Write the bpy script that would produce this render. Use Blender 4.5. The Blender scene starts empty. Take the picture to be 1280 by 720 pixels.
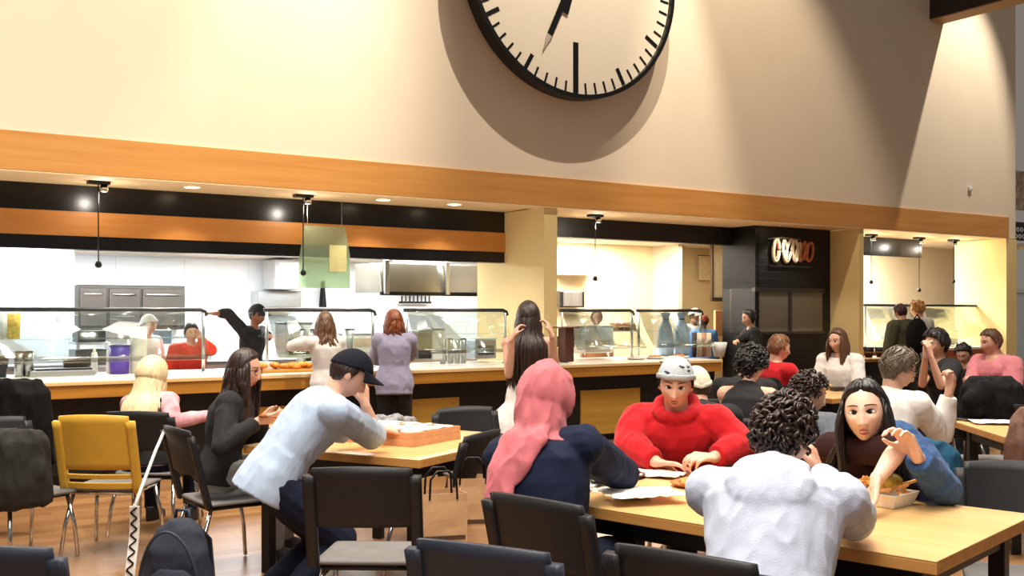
import bpy, bmesh, math, random
import numpy as np
from mathutils import Vector, Matrix, noise

random.seed(7)
RNG = np.random.default_rng(7)
COL = bpy.context.scene.collection
PI = math.pi
F, CX, HY, CAMZ = 1300.0, 640.0, 391.0, 1.5
V = Vector

# ---------------------------------------------------------------- placing
def P(px, py, D):
    return V(((px - CX) / F * D, D, CAMZ + (HY - py) / F * D))
def G(px, py, z):
    D = F * (CAMZ - z) / (py - HY)
    return V(((px - CX) / F * D, D, z))
# the serving wall runs obliquely: s along it, t into it, z up
WX, WY = 0.8366, 0.5479
T0 = 9.374
WF = Matrix(((WX, -WY, 0, -WY * T0), (WY, WX, 0, WX * T0), (0, 0, 1, 0), (0, 0, 0, 1)))
def DW(px, t):
    return (T0 + t) / (WX - WY * (px - CX) / F)
def S(px, t):
    r = (px - CX) / F
    return DW(px, t) * (WX * r + WY)
def Z(px, py, t):
    return CAMZ + (HY - py) * DW(px, t) / F
def W(s, t, z=0.0):
    return WF @ V((s, t, z))

# ---------------------------------------------------------------- materials
def lin(c):
    if isinstance(c, str):
        c = c.lstrip('#'); c = [int(c[i:i + 2], 16) / 255 for i in (0, 2, 4)]
    return tuple((x / 12.92 if x <= .04045 else ((x + .055) / 1.055) ** 2.4) for x in c) + (1.0,)
MATS = {}
def _new(name):
    m = bpy.data.materials.new(name); m.use_nodes = True
    nt = m.node_tree; b = nt.nodes['Principled BSDF']
    return m, nt, b
def mat(name, c, rough=.6, metal=0.0, var=.08, scale=14.0, bump=0.0, bscale=60.0, stretch=(1, 1, 1), spec=.5, sheen=0.0, coat=0.0, sss=0.0):
    if name in MATS: return MATS[name]
    m, nt, b = _new(name); c = lin(c)
    N, L = nt.nodes, nt.links
    tc = N.new('ShaderNodeTexCoord'); mp = N.new('ShaderNodeMapping'); mp.inputs['Scale'].default_value = stretch
    L.new(tc.outputs['Object'], mp.inputs['Vector'])
    nz = N.new('ShaderNodeTexNoise'); nz.inputs['Scale'].default_value = scale; nz.inputs['Detail'].default_value = 4
    L.new(mp.outputs[0], nz.inputs['Vector'])
    rp = N.new('ShaderNodeValToRGB'); rp.color_ramp.elements[0].position = .3; rp.color_ramp.elements[1].position = .7
    rp.color_ramp.elements[0].color = tuple(x * (1 - var) for x in c[:3]) + (1,)
    rp.color_ramp.elements[1].color = tuple(min(1, x * (1 + var)) for x in c[:3]) + (1,)
    L.new(nz.outputs['Fac'], rp.inputs['Fac']); L.new(rp.outputs['Color'], b.inputs['Base Color'])
    b.inputs['Roughness'].default_value = rough; b.inputs['Metallic'].default_value = metal
    b.inputs['Specular IOR Level'].default_value = spec
    if sheen: b.inputs['Sheen Weight'].default_value = sheen
    if coat: b.inputs['Coat Weight'].default_value = coat
    if sss:
        b.inputs['Subsurface Weight'].default_value = sss; b.inputs['Subsurface Radius'].default_value = (.012, .004, .002); b.inputs['Subsurface Scale'].default_value = 1.0
    if bump:
        n2 = N.new('ShaderNodeTexNoise'); n2.inputs['Scale'].default_value = bscale; n2.inputs['Detail'].default_value = 5
        L.new(mp.outputs[0], n2.inputs['Vector'])
        bp = N.new('ShaderNodeBump'); bp.inputs['Strength'].default_value = bump; bp.inputs['Distance'].default_value = .01
        L.new(n2.outputs['Fac'], bp.inputs['Height']); L.new(bp.outputs[0], b.inputs['Normal'])
    MATS[name] = m
    return m
def emit(name, c, k):
    if name in MATS: return MATS[name]
    m, nt, b = _new(name)
    b.inputs['Base Color'].default_value = lin(c); b.inputs['Emission Color'].default_value = lin(c); b.inputs['Emission Strength'].default_value = k
    MATS[name] = m; return m
def wood(name, c1, c2, axis='x', scale=1.0, rough=.4, coat=0.0):
    if name in MATS: return MATS[name]
    m, nt, b = _new(name); N, L = nt.nodes, nt.links
    tc = N.new('ShaderNodeTexCoord'); mp = N.new('ShaderNodeMapping')
    st = {'x': (1.2, 22, 22), 'y': (22, 1.2, 22), 'z': (22, 22, 1.2)}[axis]
    mp.inputs['Scale'].default_value = tuple(v * scale for v in st)
    L.new(tc.outputs['Object'], mp.inputs['Vector'])
    nz = N.new('ShaderNodeTexNoise'); nz.inputs['Scale'].default_value = 1.0; nz.inputs['Detail'].default_value = 6; nz.inputs['Distortion'].default_value = .4
    L.new(mp.outputs[0], nz.inputs['Vector'])
    rp = N.new('ShaderNodeValToRGB'); rp.color_ramp.elements[0].position = .33; rp.color_ramp.elements[1].position = .68
    rp.color_ramp.elements[0].color = lin(c2); rp.color_ramp.elements[1].color = lin(c1)
    L.new(nz.outputs['Fac'], rp.inputs['Fac']); L.new(rp.outputs['Color'], b.inputs['Base Color'])
    b.inputs['Roughness'].default_value = rough
    if coat: b.inputs['Coat Weight'].default_value = coat; b.inputs['Coat Roughness'].default_value = .15
    MATS[name] = m; return m
def tiles(name, c1, c2, mortar, bw, bh, plane='xz', rough=.25, gap=.012, bump=.3, offset=.5):
    if name in MATS: return MATS[name]
    m, nt, b = _new(name); N, L = nt.nodes, nt.links
    tc = N.new('ShaderNodeTexCoord'); sp = N.new('ShaderNodeSeparateXYZ'); cb = N.new('ShaderNodeCombineXYZ')
    L.new(tc.outputs['Object'], sp.inputs[0])
    o = {'x': 0, 'y': 1, 'z': 2}
    L.new(sp.outputs[o[plane[0]]], cb.inputs[0]); L.new(sp.outputs[o[plane[1]]], cb.inputs[1])
    br = N.new('ShaderNodeTexBrick'); br.offset = offset
    br.inputs['Color1'].default_value = lin(c1); br.inputs['Color2'].default_value = lin(c2); br.inputs['Mortar'].default_value = lin(mortar)
    br.inputs['Scale'].default_value = 1.0; br.inputs['Mortar Size'].default_value = gap * .5
    br.inputs['Brick Width'].default_value = bw; br.inputs['Row Height'].default_value = bh
    L.new(cb.outputs[0], br.inputs['Vector']); L.new(br.outputs['Color'], b.inputs['Base Color'])
    bp = N.new('ShaderNodeBump'); bp.invert = True; bp.inputs['Strength'].default_value = bump; bp.inputs['Distance'].default_value = .004
    L.new(br.outputs['Fac'], bp.inputs['Height']); L.new(bp.outputs[0], b.inputs['Normal'])
    b.inputs['Roughness'].default_value = rough
    MATS[name] = m; return m
def glass(name, c='#ffffff', clear=.9, rough=.05):
    if name in MATS: return MATS[name]
    m, nt, b = _new(name); N, L = nt.nodes, nt.links
    out = N['Material Output']; tr = N.new('ShaderNodeBsdfTransparent'); tr.inputs[0].default_value = lin(c)
    gl = N.new('ShaderNodeBsdfGlossy') if clear > .8 else b
    (gl.inputs['Color'] if clear > .8 else b.inputs['Base Color']).default_value = lin(c); gl.inputs['Roughness'].default_value = rough
    lw = N.new('ShaderNodeLayerWeight'); lw.inputs[0].default_value = .25
    mr = N.new('ShaderNodeMapRange'); mr.inputs['To Min'].default_value = clear; mr.inputs['To Max'].default_value = clear * .4
    L.new(lw.outputs['Fresnel'], mr.inputs['Value'])
    mx = N.new('ShaderNodeMixShader'); L.new(mr.outputs[0], mx.inputs[0]); L.new(gl.outputs[0], mx.inputs[1]); L.new(tr.outputs[0], mx.inputs[2])
    L.new(mx.outputs[0], out.inputs['Surface'])
    MATS[name] = m; return m

# ---------------------------------------------------------------- mesh builder
class MB:
    def __init__(s): s.v = []; s.f = []; s.mi = []; s.cur = 0
    def add(s, vs, fs, M=None):
        b = len(s.v)
        s.v.extend([(M @ V(v)) if M is not None else V(v) for v in vs])
        s.f.extend([tuple(b + i for i in f) for f in fs]); s.mi.extend([s.cur] * len(fs))
        return s
    def box(s, c, d, rz=0, rx=0, ry=0):
        M = Matrix.Translation(V(c)) @ Matrix.Rotation(rz, 4, 'Z') @ Matrix.Rotation(rx, 4, 'X') @ Matrix.Rotation(ry, 4, 'Y')
        x, y, z = d[0] / 2, d[1] / 2, d[2] / 2
        vs = [(-x, -y, -z), (x, -y, -z), (x, y, -z), (-x, y, -z), (-x, -y, z), (x, -y, z), (x, y, z), (-x, y, z)]
        return s.add(vs, [(3, 2, 1, 0), (4, 5, 6, 7), (0, 1, 5, 4), (1, 2, 6, 5), (2, 3, 7, 6), (3, 0, 4, 7)], M)
    def ab(s, a, b):
        a, b = V(a), V(b); return s.box((a + b) / 2, (abs(b.x - a.x), abs(b.y - a.y), abs(b.z - a.z)))
    def rings(s, rings, cap=True, closed=False):
        n = len(rings[0]); b = len(s.v); k = len(rings)
        for r in rings: s.v.extend([V(p) for p in r])
        fs = []
        for i in range(k if closed else k - 1):
            i2 = (i + 1) % k
            for j in range(n):
                j2 = (j + 1) % n
                fs.append((b + i * n + j, b + i * n + j2, b + i2 * n + j2, b + i2 * n + j))
        if cap and not closed:
            fs.append(tuple(b + j for j in reversed(range(n)))); fs.append(tuple(b + (k - 1) * n + j for j in range(n)))
        s.f.extend(fs); s.mi.extend([s.cur] * len(fs)); return s
    def tube(s, pts, rad, n=8, flat=1.0, up=None):
        pts = [V(p) for p in pts]; k = len(pts)
        if not hasattr(rad, '__len__'): rad = [rad] * k
        rs = []; ref = V(up) if up is not None else V((0.13, 0.27, 1)); prev = None
        for i in range(k):
            d = (pts[min(i + 1, k - 1)] - pts[max(i - 1, 0)])
            d = d.normalized() if d.length > 1e-9 else V((0, 0, 1))
            a = (prev - d * prev.dot(d)) if prev is not None else d.cross(ref)
            if a.length < 1e-4: a = d.orthogonal()
            a.normalize(); prev = a; c = d.cross(a)
            rs.append([pts[i] + a * (math.cos(2 * PI * j / n) * rad[i]) + c * (math.sin(2 * PI * j / n) * rad[i] * flat) for j in range(n)])
        return s.rings(rs)
    def capsule(s, a, b, ra, rb, n=12, flat0=False, flat1=False):
        a, b = V(a), V(b); d = b - a; L = d.length
        d = d / L if L > 1e-6 else V((0, 0, 1))
        x = d.orthogonal().normalized(); y = d.cross(x)
        prof = []
        if not flat0: prof += [(-ra * math.cos(t), ra * math.sin(t)) for t in (.15, .5, .95, 1.3)]
        else: prof += [(0, ra * .3)]
        prof += [(L * q, ra + (rb - ra) * q) for q in (0, .25, .5, .75, 1)]
        if not flat1: prof += [(L + rb * math.cos(t), rb * math.sin(t)) for t in (1.3, .95, .5, .15)]
        else: prof += [(L, rb * .3)]
        return s.rings([[a + d * h + (x * math.cos(2 * PI * j / n) + y * math.sin(2 * PI * j / n)) * r for j in range(n)] for h, r in prof])
    def chain(s, pts, rad, n=12):
        for i in range(len(pts) - 1): s.capsule(pts[i], pts[i + 1], rad[i], rad[i + 1], n)
        return s
    def ell(s, c, r, M=None, nu=16, nv=10):
        rs = []
        for i in range(nv + 1):
            t = PI * (i + .04 * (1 if i == 0 else (-1 if i == nv else 0)) * 2) / nv
            rs.append([V((r[0] * math.sin(t) * math.cos(2 * PI * j / nu), r[1] * math.sin(t) * math.sin(2 * PI * j / nu), -r[2] * math.cos(t))) for j in range(nu)])
        c = V(c)
        return s.rings([[((M @ p) if M is not None else p) + c for p in q] for q in rs])
    def lathe(s, prof, c=(0, 0, 0), n=24, closed=False):
        c = V(c)
        return s.rings([[c + V((r * math.cos(2 * PI * j / n), r * math.sin(2 * PI * j / n), z)) for j in range(n)] for r, z in prof], closed=closed)
    def loft(s, secs, n=28):
        """secs: (centre, right, forward, rx, ry)"""
        return s.rings([[c + r * (rx * math.cos(2 * PI * j / n)) + f * (ry * math.sin(2 * PI * j / n)) for j in range(n)] for c, r, f, rx, ry in secs])
    def sheet(s, fn, nu, nv, th):
        """solid sheet from fn(u, v), thickness th along the local normal"""
        g = [[V(fn(i / nu, j / nv)) for j in range(nv + 1)] for i in range(nu + 1)]
        top = []; bot = []
        for i in range(nu + 1):
            for j in range(nv + 1):
                du = g[min(i + 1, nu)][j] - g[max(i - 1, 0)][j]; dv = g[i][min(j + 1, nv)] - g[i][max(j - 1, 0)]
                nn = du.cross(dv); nn = nn.normalized() if nn.length > 1e-12 else V((0, 0, 1))
                top.append(g[i][j] + nn * th / 2); bot.append(g[i][j] - nn * th / 2)
        k = len(top); m = nv + 1; fs = []
        for i in range(nu):
            for j in range(nv):
                a = i * m + j; fs.append((a, a + m, a + m + 1, a + 1)); fs.append((k + a + 1, k + a + m + 1, k + a + m, k + a))
        per = [i * m for i in range(nu + 1)] + [nu * m + j for j in range(1, m)] + [i * m + nv for i in reversed(range(nu))] + [j for j in reversed(range(1, nv))]
        for q in range(len(per)):
            a, b2 = per[q], per[(q + 1) % len(per)]; fs.append((b2, a, k + a, k + b2))
        return s.add(top + bot, fs)
    def prism(s, poly, z0, z1, M=None):
        n = len(poly)
        vs = [(x, y, z0) for x, y in poly] + [(x, y, z1) for x, y in poly]
        fs = [tuple(reversed(range(n))), tuple(range(n, 2 * n))] + [(i, (i + 1) % n, n + (i + 1) % n, n + i) for i in range(n)]
        return s.add(vs, fs, M)
    def mesh(s, name, mats, smooth=True):
        me = bpy.data.meshes.new(name)
        me.from_pydata([tuple(v) for v in s.v], [], s.f)
        bm = bmesh.new(); bm.from_mesh(me); bmesh.ops.recalc_face_normals(bm, faces=bm.faces); bm.to_mesh(me); bm.free()
        for m in (mats if isinstance(mats, (list, tuple)) else [mats]): me.materials.append(m)
        if any(s.mi): me.polygons.foreach_set('material_index', s.mi)
        if smooth: me.polygons.foreach_set('use_smooth', [True] * len(me.polygons))
        me.update(); return me

def link(name, me, parent=None, M=None, bevel=0.0, smooth=False, sub=0):
    o = bpy.data.objects.new(name, me); COL.objects.link(o)
    if parent is not None: o.parent = parent
    if M is not None: o.matrix_world = M if parent is None else M
    if bevel:
        b = o.modifiers.new('bevel', 'BEVEL'); b.width = bevel; b.segments = 2; b.limit_method = 'ANGLE'; b.angle_limit = .7
    if sub:
        q = o.modifiers.new('sub', 'SUBSURF'); q.levels = q.render_levels = sub
    return o
def setp(o, label=None, cat=None, group=None, kind=None):
    if label: o['label'] = label
    if cat: o['category'] = cat
    if group: o['group'] = group
    if kind: o['kind'] = kind
    return o
def fr(loc, rz=0.0, wall=False):
    M = Matrix.Translation(V(loc)) @ Matrix.Rotation(rz, 4, 'Z')
    return (WF @ M) if wall else M
def thing(name, label, cat, M, group=None):
    o = bpy.data.objects.new(name, None); COL.objects.link(o); o.matrix_world = M
    o.empty_display_size = .1
    return setp(o, label, cat, group)
def part(name, mb, m, parent, smooth=False, bevel=0.0, sub=0, label=None):
    o = link(name, mb.mesh(name, m, smooth), parent, None, bevel, sub=sub)
    if label: o['label'] = label
    return o
def solo(name, label, cat, mb, m, M, group=None, smooth=False, bevel=0.0, sub=0):
    return setp(link(name, mb.mesh(name, m, smooth), None, M, bevel, sub=sub), label, cat, group)
def struct(name, mb, m, M=None, bevel=0.0, parent=None, smooth=False):
    o = link(name, mb.mesh(name, m, smooth), parent, M, bevel)
    if parent is None: o['kind'] = 'structure'
    return o
def dup(root, M, label=None, group=None):
    def cp(o, par):
        c = o.copy(); COL.objects.link(c)
        if par is not None: c.parent = par
        for ch in list(o.children): cp(ch, c)
        return c
    r = cp(root, None); r.matrix_world = M
    if label: r['label'] = label
    if group: r['group'] = group
    return r
def yaw(f):
    """rotation that turns local +Y to the horizontal direction f"""
    return math.atan2(-f[0], f[1])
def remesh(mb, name, m, voxel, smooth=3, wrinkle=0.0, wscale=9.0, wst=(1, 1, .6), seed=0, parent=None, M=None, fine=0.0):
    me = mb.mesh('tmp', m, False)
    o = bpy.data.objects.new('tmp', me); COL.objects.link(o)
    r = o.modifiers.new('r', 'REMESH'); r.mode = 'VOXEL'; r.voxel_size = voxel; r.use_smooth_shade = True
    if smooth:
        q = o.modifiers.new('s', 'SMOOTH'); q.factor = .5; q.iterations = smooth
    dg = bpy.context.evaluated_depsgraph_get()
    me2 = bpy.data.meshes.new_from_object(o.evaluated_get(dg))
    bpy.data.objects.remove(o); bpy.data.meshes.remove(me)
    me2.name = name
    if not me2.materials:
        for x in (m if isinstance(m, (list, tuple)) else [m]): me2.materials.append(x)
    n = len(me2.vertices)
    if wrinkle and n:
        co = np.empty(n * 3, np.float32); me2.vertices.foreach_get('co', co); co = co.reshape(-1, 3)
        nn = np.empty(n * 3, np.float32); me2.vertex_normals.foreach_get('vector', nn); nn = nn.reshape(-1, 3)
        q = co * np.array(wst, np.float32) * wscale + seed * 3.7
        d = np.array([(1 - abs(noise.noise(V(p)) + .5 * noise.noise(V(p * 2.3)))) ** 2 - .6 for p in q], np.float32)
        if fine: d = d + fine * np.array([noise.noise(V(p * 6)) for p in q], np.float32)
        co += nn * (d * wrinkle)[:, None]
        me2.vertices.foreach_set('co', co.ravel())
    me2.polygons.foreach_set('use_smooth', [True] * len(me2.polygons)); me2.update()
    return link(name, me2, parent, M)
# ---------------------------------------------------------------- people
SKIN = {
 'fair': mat('skin_fair', '#e3b9a2', .5, var=.04, sss=.08), 'peach': mat('skin_peach', '#d8a78e', .5, var=.04, sss=.08),
 'tan': mat('skin_tan', '#c4957c', .5, var=.05, sss=.06), 'olive': mat('skin_olive', '#b58c72', .5, var=.05, sss=.06), 'brown': mat('skin_brown', '#8f5b3f', .5, var=.05, sss=.05)}
EYEW = mat('eye_white', '#e9e4df', .25); IRIS = mat('eye_iris', '#3a2416', .2); LASH = mat('eye_lash', '#1b1210', .6)
LIPS = mat('lip_rose', '#b3585a', .4); LIPM = mat('lip_pale', '#a8665a', .45)
def hairmat(name, c, var=.35):
    return mat('hair_' + name, c, .38, var=var, scale=60, stretch=(1, 1, .12), bump=.35, bscale=140)
def cloth(name, c, var=.06, bump=.25, rough=.85):
    return mat('cloth_' + name, c, rough, var=var, scale=10, bump=bump, bscale=260, sheen=.12 if sum(lin(c)[:3]) > .3 else .0, spec=.2)

HA, HB, HC = .0745, .096, .113
def g2(x, z, x0, z0, sx, sz): return math.exp(-((x - x0) / sx) ** 2 - ((z - z0) / sz) ** 2)
def headmod(x, y, z, male=True, face=True):
    s = max(0.0, -z / HC)
    if s > 0:
        x *= 1 - (.24 if male else .30) * s ** 1.4
        if y < 0: y *= 1 - .42 * min(1, s * 1.2)
    if face and y > 0:
        w = min(1, y / .045)
        d = .0045 * (g2(abs(x), z, .028, .022, .024, .010)) * (1.0 if male else .6)
        d -= .0115 * g2(abs(x), z, .031, .001, .0175, .0125)
        zz = z
        if -.056 < zz < .016:
            q = (.016 - zz) / .056
            d += (.004 + (.021 if male else .0165) * q ** 1.5) * math.exp(-(x / (.0075 + .006 * q)) ** 2) * min(1, (zz + .056) / .009)
        d += .007 * g2(abs(x), z, .0125, -.043, .0065, .007)
        d += .0065 * g2(x, z, 0, -.0665, .020, .0052) + .0065 * g2(x, z, 0, -.079, .017, .0055) - .004 * g2(x, z, 0, -.0725, .024, .0026)
        d += .009 * g2(x, z, 0, -.102, .018, .012) + .005 * g2(abs(x), z, .042, -.028, .02, .02) - .003 * g2(abs(x), z, .045, -.065, .014, .02)
        y += d * w
    return V((x, y, z))
def facept(x, z, off=0.0, male=True):
    y = HB * math.sqrt(max(0.0, 1 - (x / HA) ** 2 - (z / HC) ** 2))
    p = headmod(x, y, z, male); p.y += off; return p
def headgrid(mb, T, male=True, face=True, nu=64, nv=48, disp=None):
    rs = []
    for i in range(nv + 1):
        t = PI * min(max(i, .06), nv - .06) / nv; r = []
        for j in range(nu):
            a = 2 * PI * j / nu
            x, y, z = HA * math.sin(t) * math.sin(a), HB * math.sin(t) * math.cos(a), -HC * math.cos(t)
            p = headmod(x, y, z, male, face)
            if disp is not None:
                n = V((x / HA ** 2, y / HB ** 2, z / HC ** 2)).normalized(); p = p + n * disp(abs(math.degrees(math.atan2(x, y))), z, p, x)
            r.append(T(p))
        rs.append(r)
    mb.rings(rs)
def hairline(phi, style):
    k = {'man': [(0, .072), (35, .066), (60, .05), (72, .03), (85, -.02), (100, .0), (125, -.05), (180, -.085)],
         'woman': [(0, .082), (35, .07), (60, .045), (75, .0), (95, -.06), (180, -.11)],
         'cap': [(0, .05), (60, .045), (100, .03), (180, .005)],
         'beanie': [(0, .045), (60, .038), (100, .02), (180, -.02)]}[style]
    for (a, b), (c, d) in zip(k, k[1:]):
        if phi <= c: return b + (d - b) * (phi - a) / (c - a)
    return k[-1][1]

def arm_ik(sh, w, l1, l2, pole):
    d = w - sh; L = d.length
    if L > (l1 + l2) * .995: d = d * ((l1 + l2) * .995 / L); L = d.length; w = sh + d
    n = d / L; a = (l1 * l1 - l2 * l2 + L * L) / (2 * L); h = math.sqrt(max(0, l1 * l1 - a * a))
    p = pole - n * pole.dot(n); p = p.normalized() if p.length > 1e-5 else n.orthogonal()
    return sh + n * a + p * h, w

def add_hand(mb, w, d, pn, sc=1.0, curl=.35, right=True, n=8, spread=.05, curls=None):
    d = d.normalized(); pn = (pn - d * pn.dot(d)); pn = pn.normalized() if pn.length > 1e-4 else d.orthogonal().normalized()
    th = d.cross(pn) * (1 if right else -1)          # towards the thumb
    k = sc
    for i, (o, L) in enumerate(((.030, .088), (.010, .092), (-.011, .088), (-.030, .080))):
        a = w + th * (o * .62 * k); b = w + d * (L * k) + th * (o * k) - pn * (.003 * k)
        mb.capsule(a, b, .0135 * k, .0115 * k, n)
        fd = (d + th * (spread * o / .03)).normalized(); p = b
        cu = curls[i] if curls else curl
        ang = .12 + cu * .5
        for seg, (fl, r) in enumerate(((.043, .0092), (.027, .0082), (.022, .0072))):
            fl *= (1.0, 1.08, 1.0, .8)[i] * k
            q = p + (fd * math.cos(ang) + pn * math.sin(ang)) * fl
            mb.capsule(p, q, r * k, (r - .0008) * k, n); p = q; ang += .15 + cu * (1.0 if seg == 0 else .75)
    t0 = w + d * .022 * k + th * .022 * k; t1 = w + d * .056 * k + th * .047 * k + pn * .012 * k
    t2 = t1 + (d * .8 + th * .38 + pn * (.35 + cu * .3)).normalized() * .034 * k; t3 = t2 + (d * .95 + th * .05 + pn * .4).normalized() * .027 * k
    mb.capsule(t0, t1, .0150 * k, .0115 * k, n); mb.capsule(t1, t2, .0108 * k, .0095 * k, n); mb.capsule(t2, t3, .0094 * k, .0078 * k, n)
    mb.capsule(w - d * .015 * k, w + d * .02 * k, .025 * k, .02 * k, n)

def person(label, loc, f, pose='sit', male=True, sc=1.0, lean=10, side=0, twist=0, skin='fair', hip=None,
           head=None, pitch=0, roll=0, neckfwd=0.03, armR=None, armL=None, top=None, legs=None, hair=None, hat=None,
           shoes=True, vox=.012, clothvox=None, wr=.006, group=None, glasses=None, extras=None, facial=True, wide=1.0, seed=1, lipc=None, hood=None, kneeout=.06, dress=None, legdir=None, vest=None, legk=1.0, neckq=.487):
    """loc: world x, y under the pelvis; f: horizontal facing; top: (material, sleeve, margin); legs: material"""
    cv = clothvox or vox
    base = V((loc[0], loc[1], 0)); f = V((f[0], f[1], 0)).normalized(); up = V((0, 0, 1)); r = f.cross(up)
    hz = hip if hip is not None else (.552 if pose == 'sit' else .92 * sc)
    pel = V((0, 0, hz))
    fw = .93 if not male else 1.0; fw *= wide
    def spine(q):                                   # q metres up the spine -> point, tangent
        n = 10; p = pel.copy(); tang = up.copy(); st = q * sc / n
        for i in range(n):
            qq = (i + .5) / n * q / .5
            a = math.radians(lean) * (.75 + .5 * min(1, max(0, qq))) ; b = math.radians(side)
            tang = (up * math.cos(a) * math.cos(b) + f * math.sin(a) + r * math.sin(b)).normalized(); p = p + tang * st
        return p, tang
    def frame(q):
        p, t = spine(q); tw = math.radians(twist) * min(1, max(0, q / .42))
        rr = (r * math.cos(tw) - f * math.sin(tw)); rr = (rr - t * rr.dot(t)).normalized(); ff = t.cross(rr)
        return p, t, rr, ff
    prof_m = [(-.10, .09, .07), (-.05, .150, .108), (.04, .158, .113), (.16, .142, .10), (.28, .156, .11), (.38, .172, .116), (.44, .165, .10), (.485, .10, .075), (.52, .058, .058)]
    prof_f = [(-.10, .09, .07), (-.05, .158, .112), (.03, .165, .115), (.16, .122, .09), (.28, .138, .112), (.37, .150, .115), (.43, .140, .09), (.48, .085, .065), (.52, .048, .048)]
    prof = prof_m if male else prof_f
    shw = (.178 if male else .152) * wide
    nb, nt_, rr, ff = frame(.50)
    # ---- head
    hf = V(head).normalized() if head is not None else f
    hf = V((hf[0], hf[1], 0)).normalized()
    hc = nb + nt_ * (.045 * sc) + up * (.094 * sc) + hf * (neckfwd * sc)
    pr, rl = math.radians(pitch), math.radians(roll)
    fwd = hf * math.cos(pr) - up * math.sin(pr); u2 = up * math.cos(pr) + hf * math.sin(pr); rt = fwd.cross(u2)
    rt2 = rt * math.cos(rl) - u2 * math.sin(rl); u3 = u2 * math.cos(rl) + rt * math.sin(rl)
    T = lambda p: hc + (rt2 * p[0] + fwd * p[1] + u3 * p[2]) * sc
    R3 = Matrix((rt2, fwd, u3)).transposed() * sc
    body = MB()
    near = vox < .008
    headgrid(body, T, male)
    for sx in (-1, 1):
        body.ell(T((sx * .076, -.012, -.008)), (.009, .020, .031), R3, 10, 8)
    body.capsule(nb - nt_ * .05 * sc, T((0, -.022, -.05)), (.060 if male else .048) * sc, (.056 if male else .045) * sc, 16)
    def torso(mb, mg, q0, q1, flare=None, topcap=False):
        secs = []
        qs = [q for q, _, _ in prof if q0 - 1e-6 <= q <= q1 + 1e-6]
        if not qs or qs[0] > q0 + .01: qs = [q0] + qs
        if qs[-1] < q1 - .01: qs.append(q1)
        for q in qs:
            rx = np.interp(q, [a for a, _, _ in prof], [b for _, b, _ in prof]) ; ry = np.interp(q, [a for a, _, _ in prof], [c for _, _, c in prof])
            if q < -.04: rx, ry = max(rx, .14), max(ry, .10)
            p, t, a, b = frame(q); e = (flare or 0) * max(0, (.05 - q))
            secs.append((p, a, b, (rx * wide + mg + e) * sc, (ry * wide + mg + e) * sc))
        mb.loft(secs)
    torso(body, 0, -.10, .52)
    # ---- arms
    shp, sht, shr, shf = frame(.435)
    A = {}
    for sgn, spec in ((1, armR), (-1, armL)):
        spec = dict(spec or {}); sh = shp + shr * (sgn * shw * sc)
        l1, l2 = .285 * sc, .25 * sc
        if 'w' in spec: w = V(spec['w']) - base
        elif pose == 'sit': w = sh + shf * .30 * sc - up * .33 * sc - shr * sgn * .02
        else: w = sh - up * .50 * sc + shf * .10 * sc + shr * sgn * .05
        if 'e' in spec: e = V(spec['e']) - base
        else:
            e, w = arm_ik(sh, w, l1, l2, V(spec['pole']) if 'pole' in spec else (-up * .8 + shr * sgn * spec.get('out', .6) - shf * .3))
        d = V(spec['d']) if 'd' in spec else (w - e)
        pn = V(spec['pn']) if 'pn' in spec else (-up if abs((w - e).normalized().z) < .6 else -shr * sgn)
        A[sgn] = (sh, e, w)
        body.capsule(shp + shr * (sgn * .08 * sc), sh, .06 * sc, .056 * sc)
        bw = (1.0 if male else .86) * (.5 + .5 * wide)
        m1 = sh.lerp(e, .45); m2 = e.lerp(w, .3)
        body.chain([sh, m1, e], [.056 * bw * sc, .049 * bw * sc, .040 * bw * sc])
        body.chain([e, m2, w], [.041 * bw * sc, .041 * bw * sc, .027 * bw * sc])
        add_hand(body, w + (w - e).normalized() * .012, d, pn, sc * (1.0 if male else .92), spec.get('curl', .35), sgn > 0, 8 if near else 6, spec.get('spread', .06), spec.get('curls'))
    # ---- legs
    Lg = {}
    for sgn in (1, -1):
        hp = pel + r * (sgn * .092 * sc)
        if pose == 'sit':
            kd = V((legdir[0], legdir[1], 0)).normalized() if legdir else f
            kn = hp + kd * .40 * sc + r * sgn * kneeout; kn.z = max(.50, hz - .012); an = kn - kd * .02; an.z = .085
        else:
            an = hp + r * (sgn * .03) + f * (.03 * sgn); an.z = .085; kn, _x = arm_ik(hp, an, .44 * sc, .41 * sc, f)
            an.z = .085
        fd = f
        Lg[sgn] = (hp, kn, an, fd)
        body.chain([hp, hp.lerp(kn, .5), kn], [.085 * sc, .074 * sc, .054 * sc]); body.chain([kn, kn.lerp(an, .3), an], [.054 * sc, .055 * sc, .036 * sc])
        body.chain([an - up * .03, an - up * .05 + fd * .13], [.036, .028])
    root = remesh(body, 'person', SKIN[skin], vox, 1, M=Matrix.Translation(base))
    setp(root, label, 'person', group)
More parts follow.
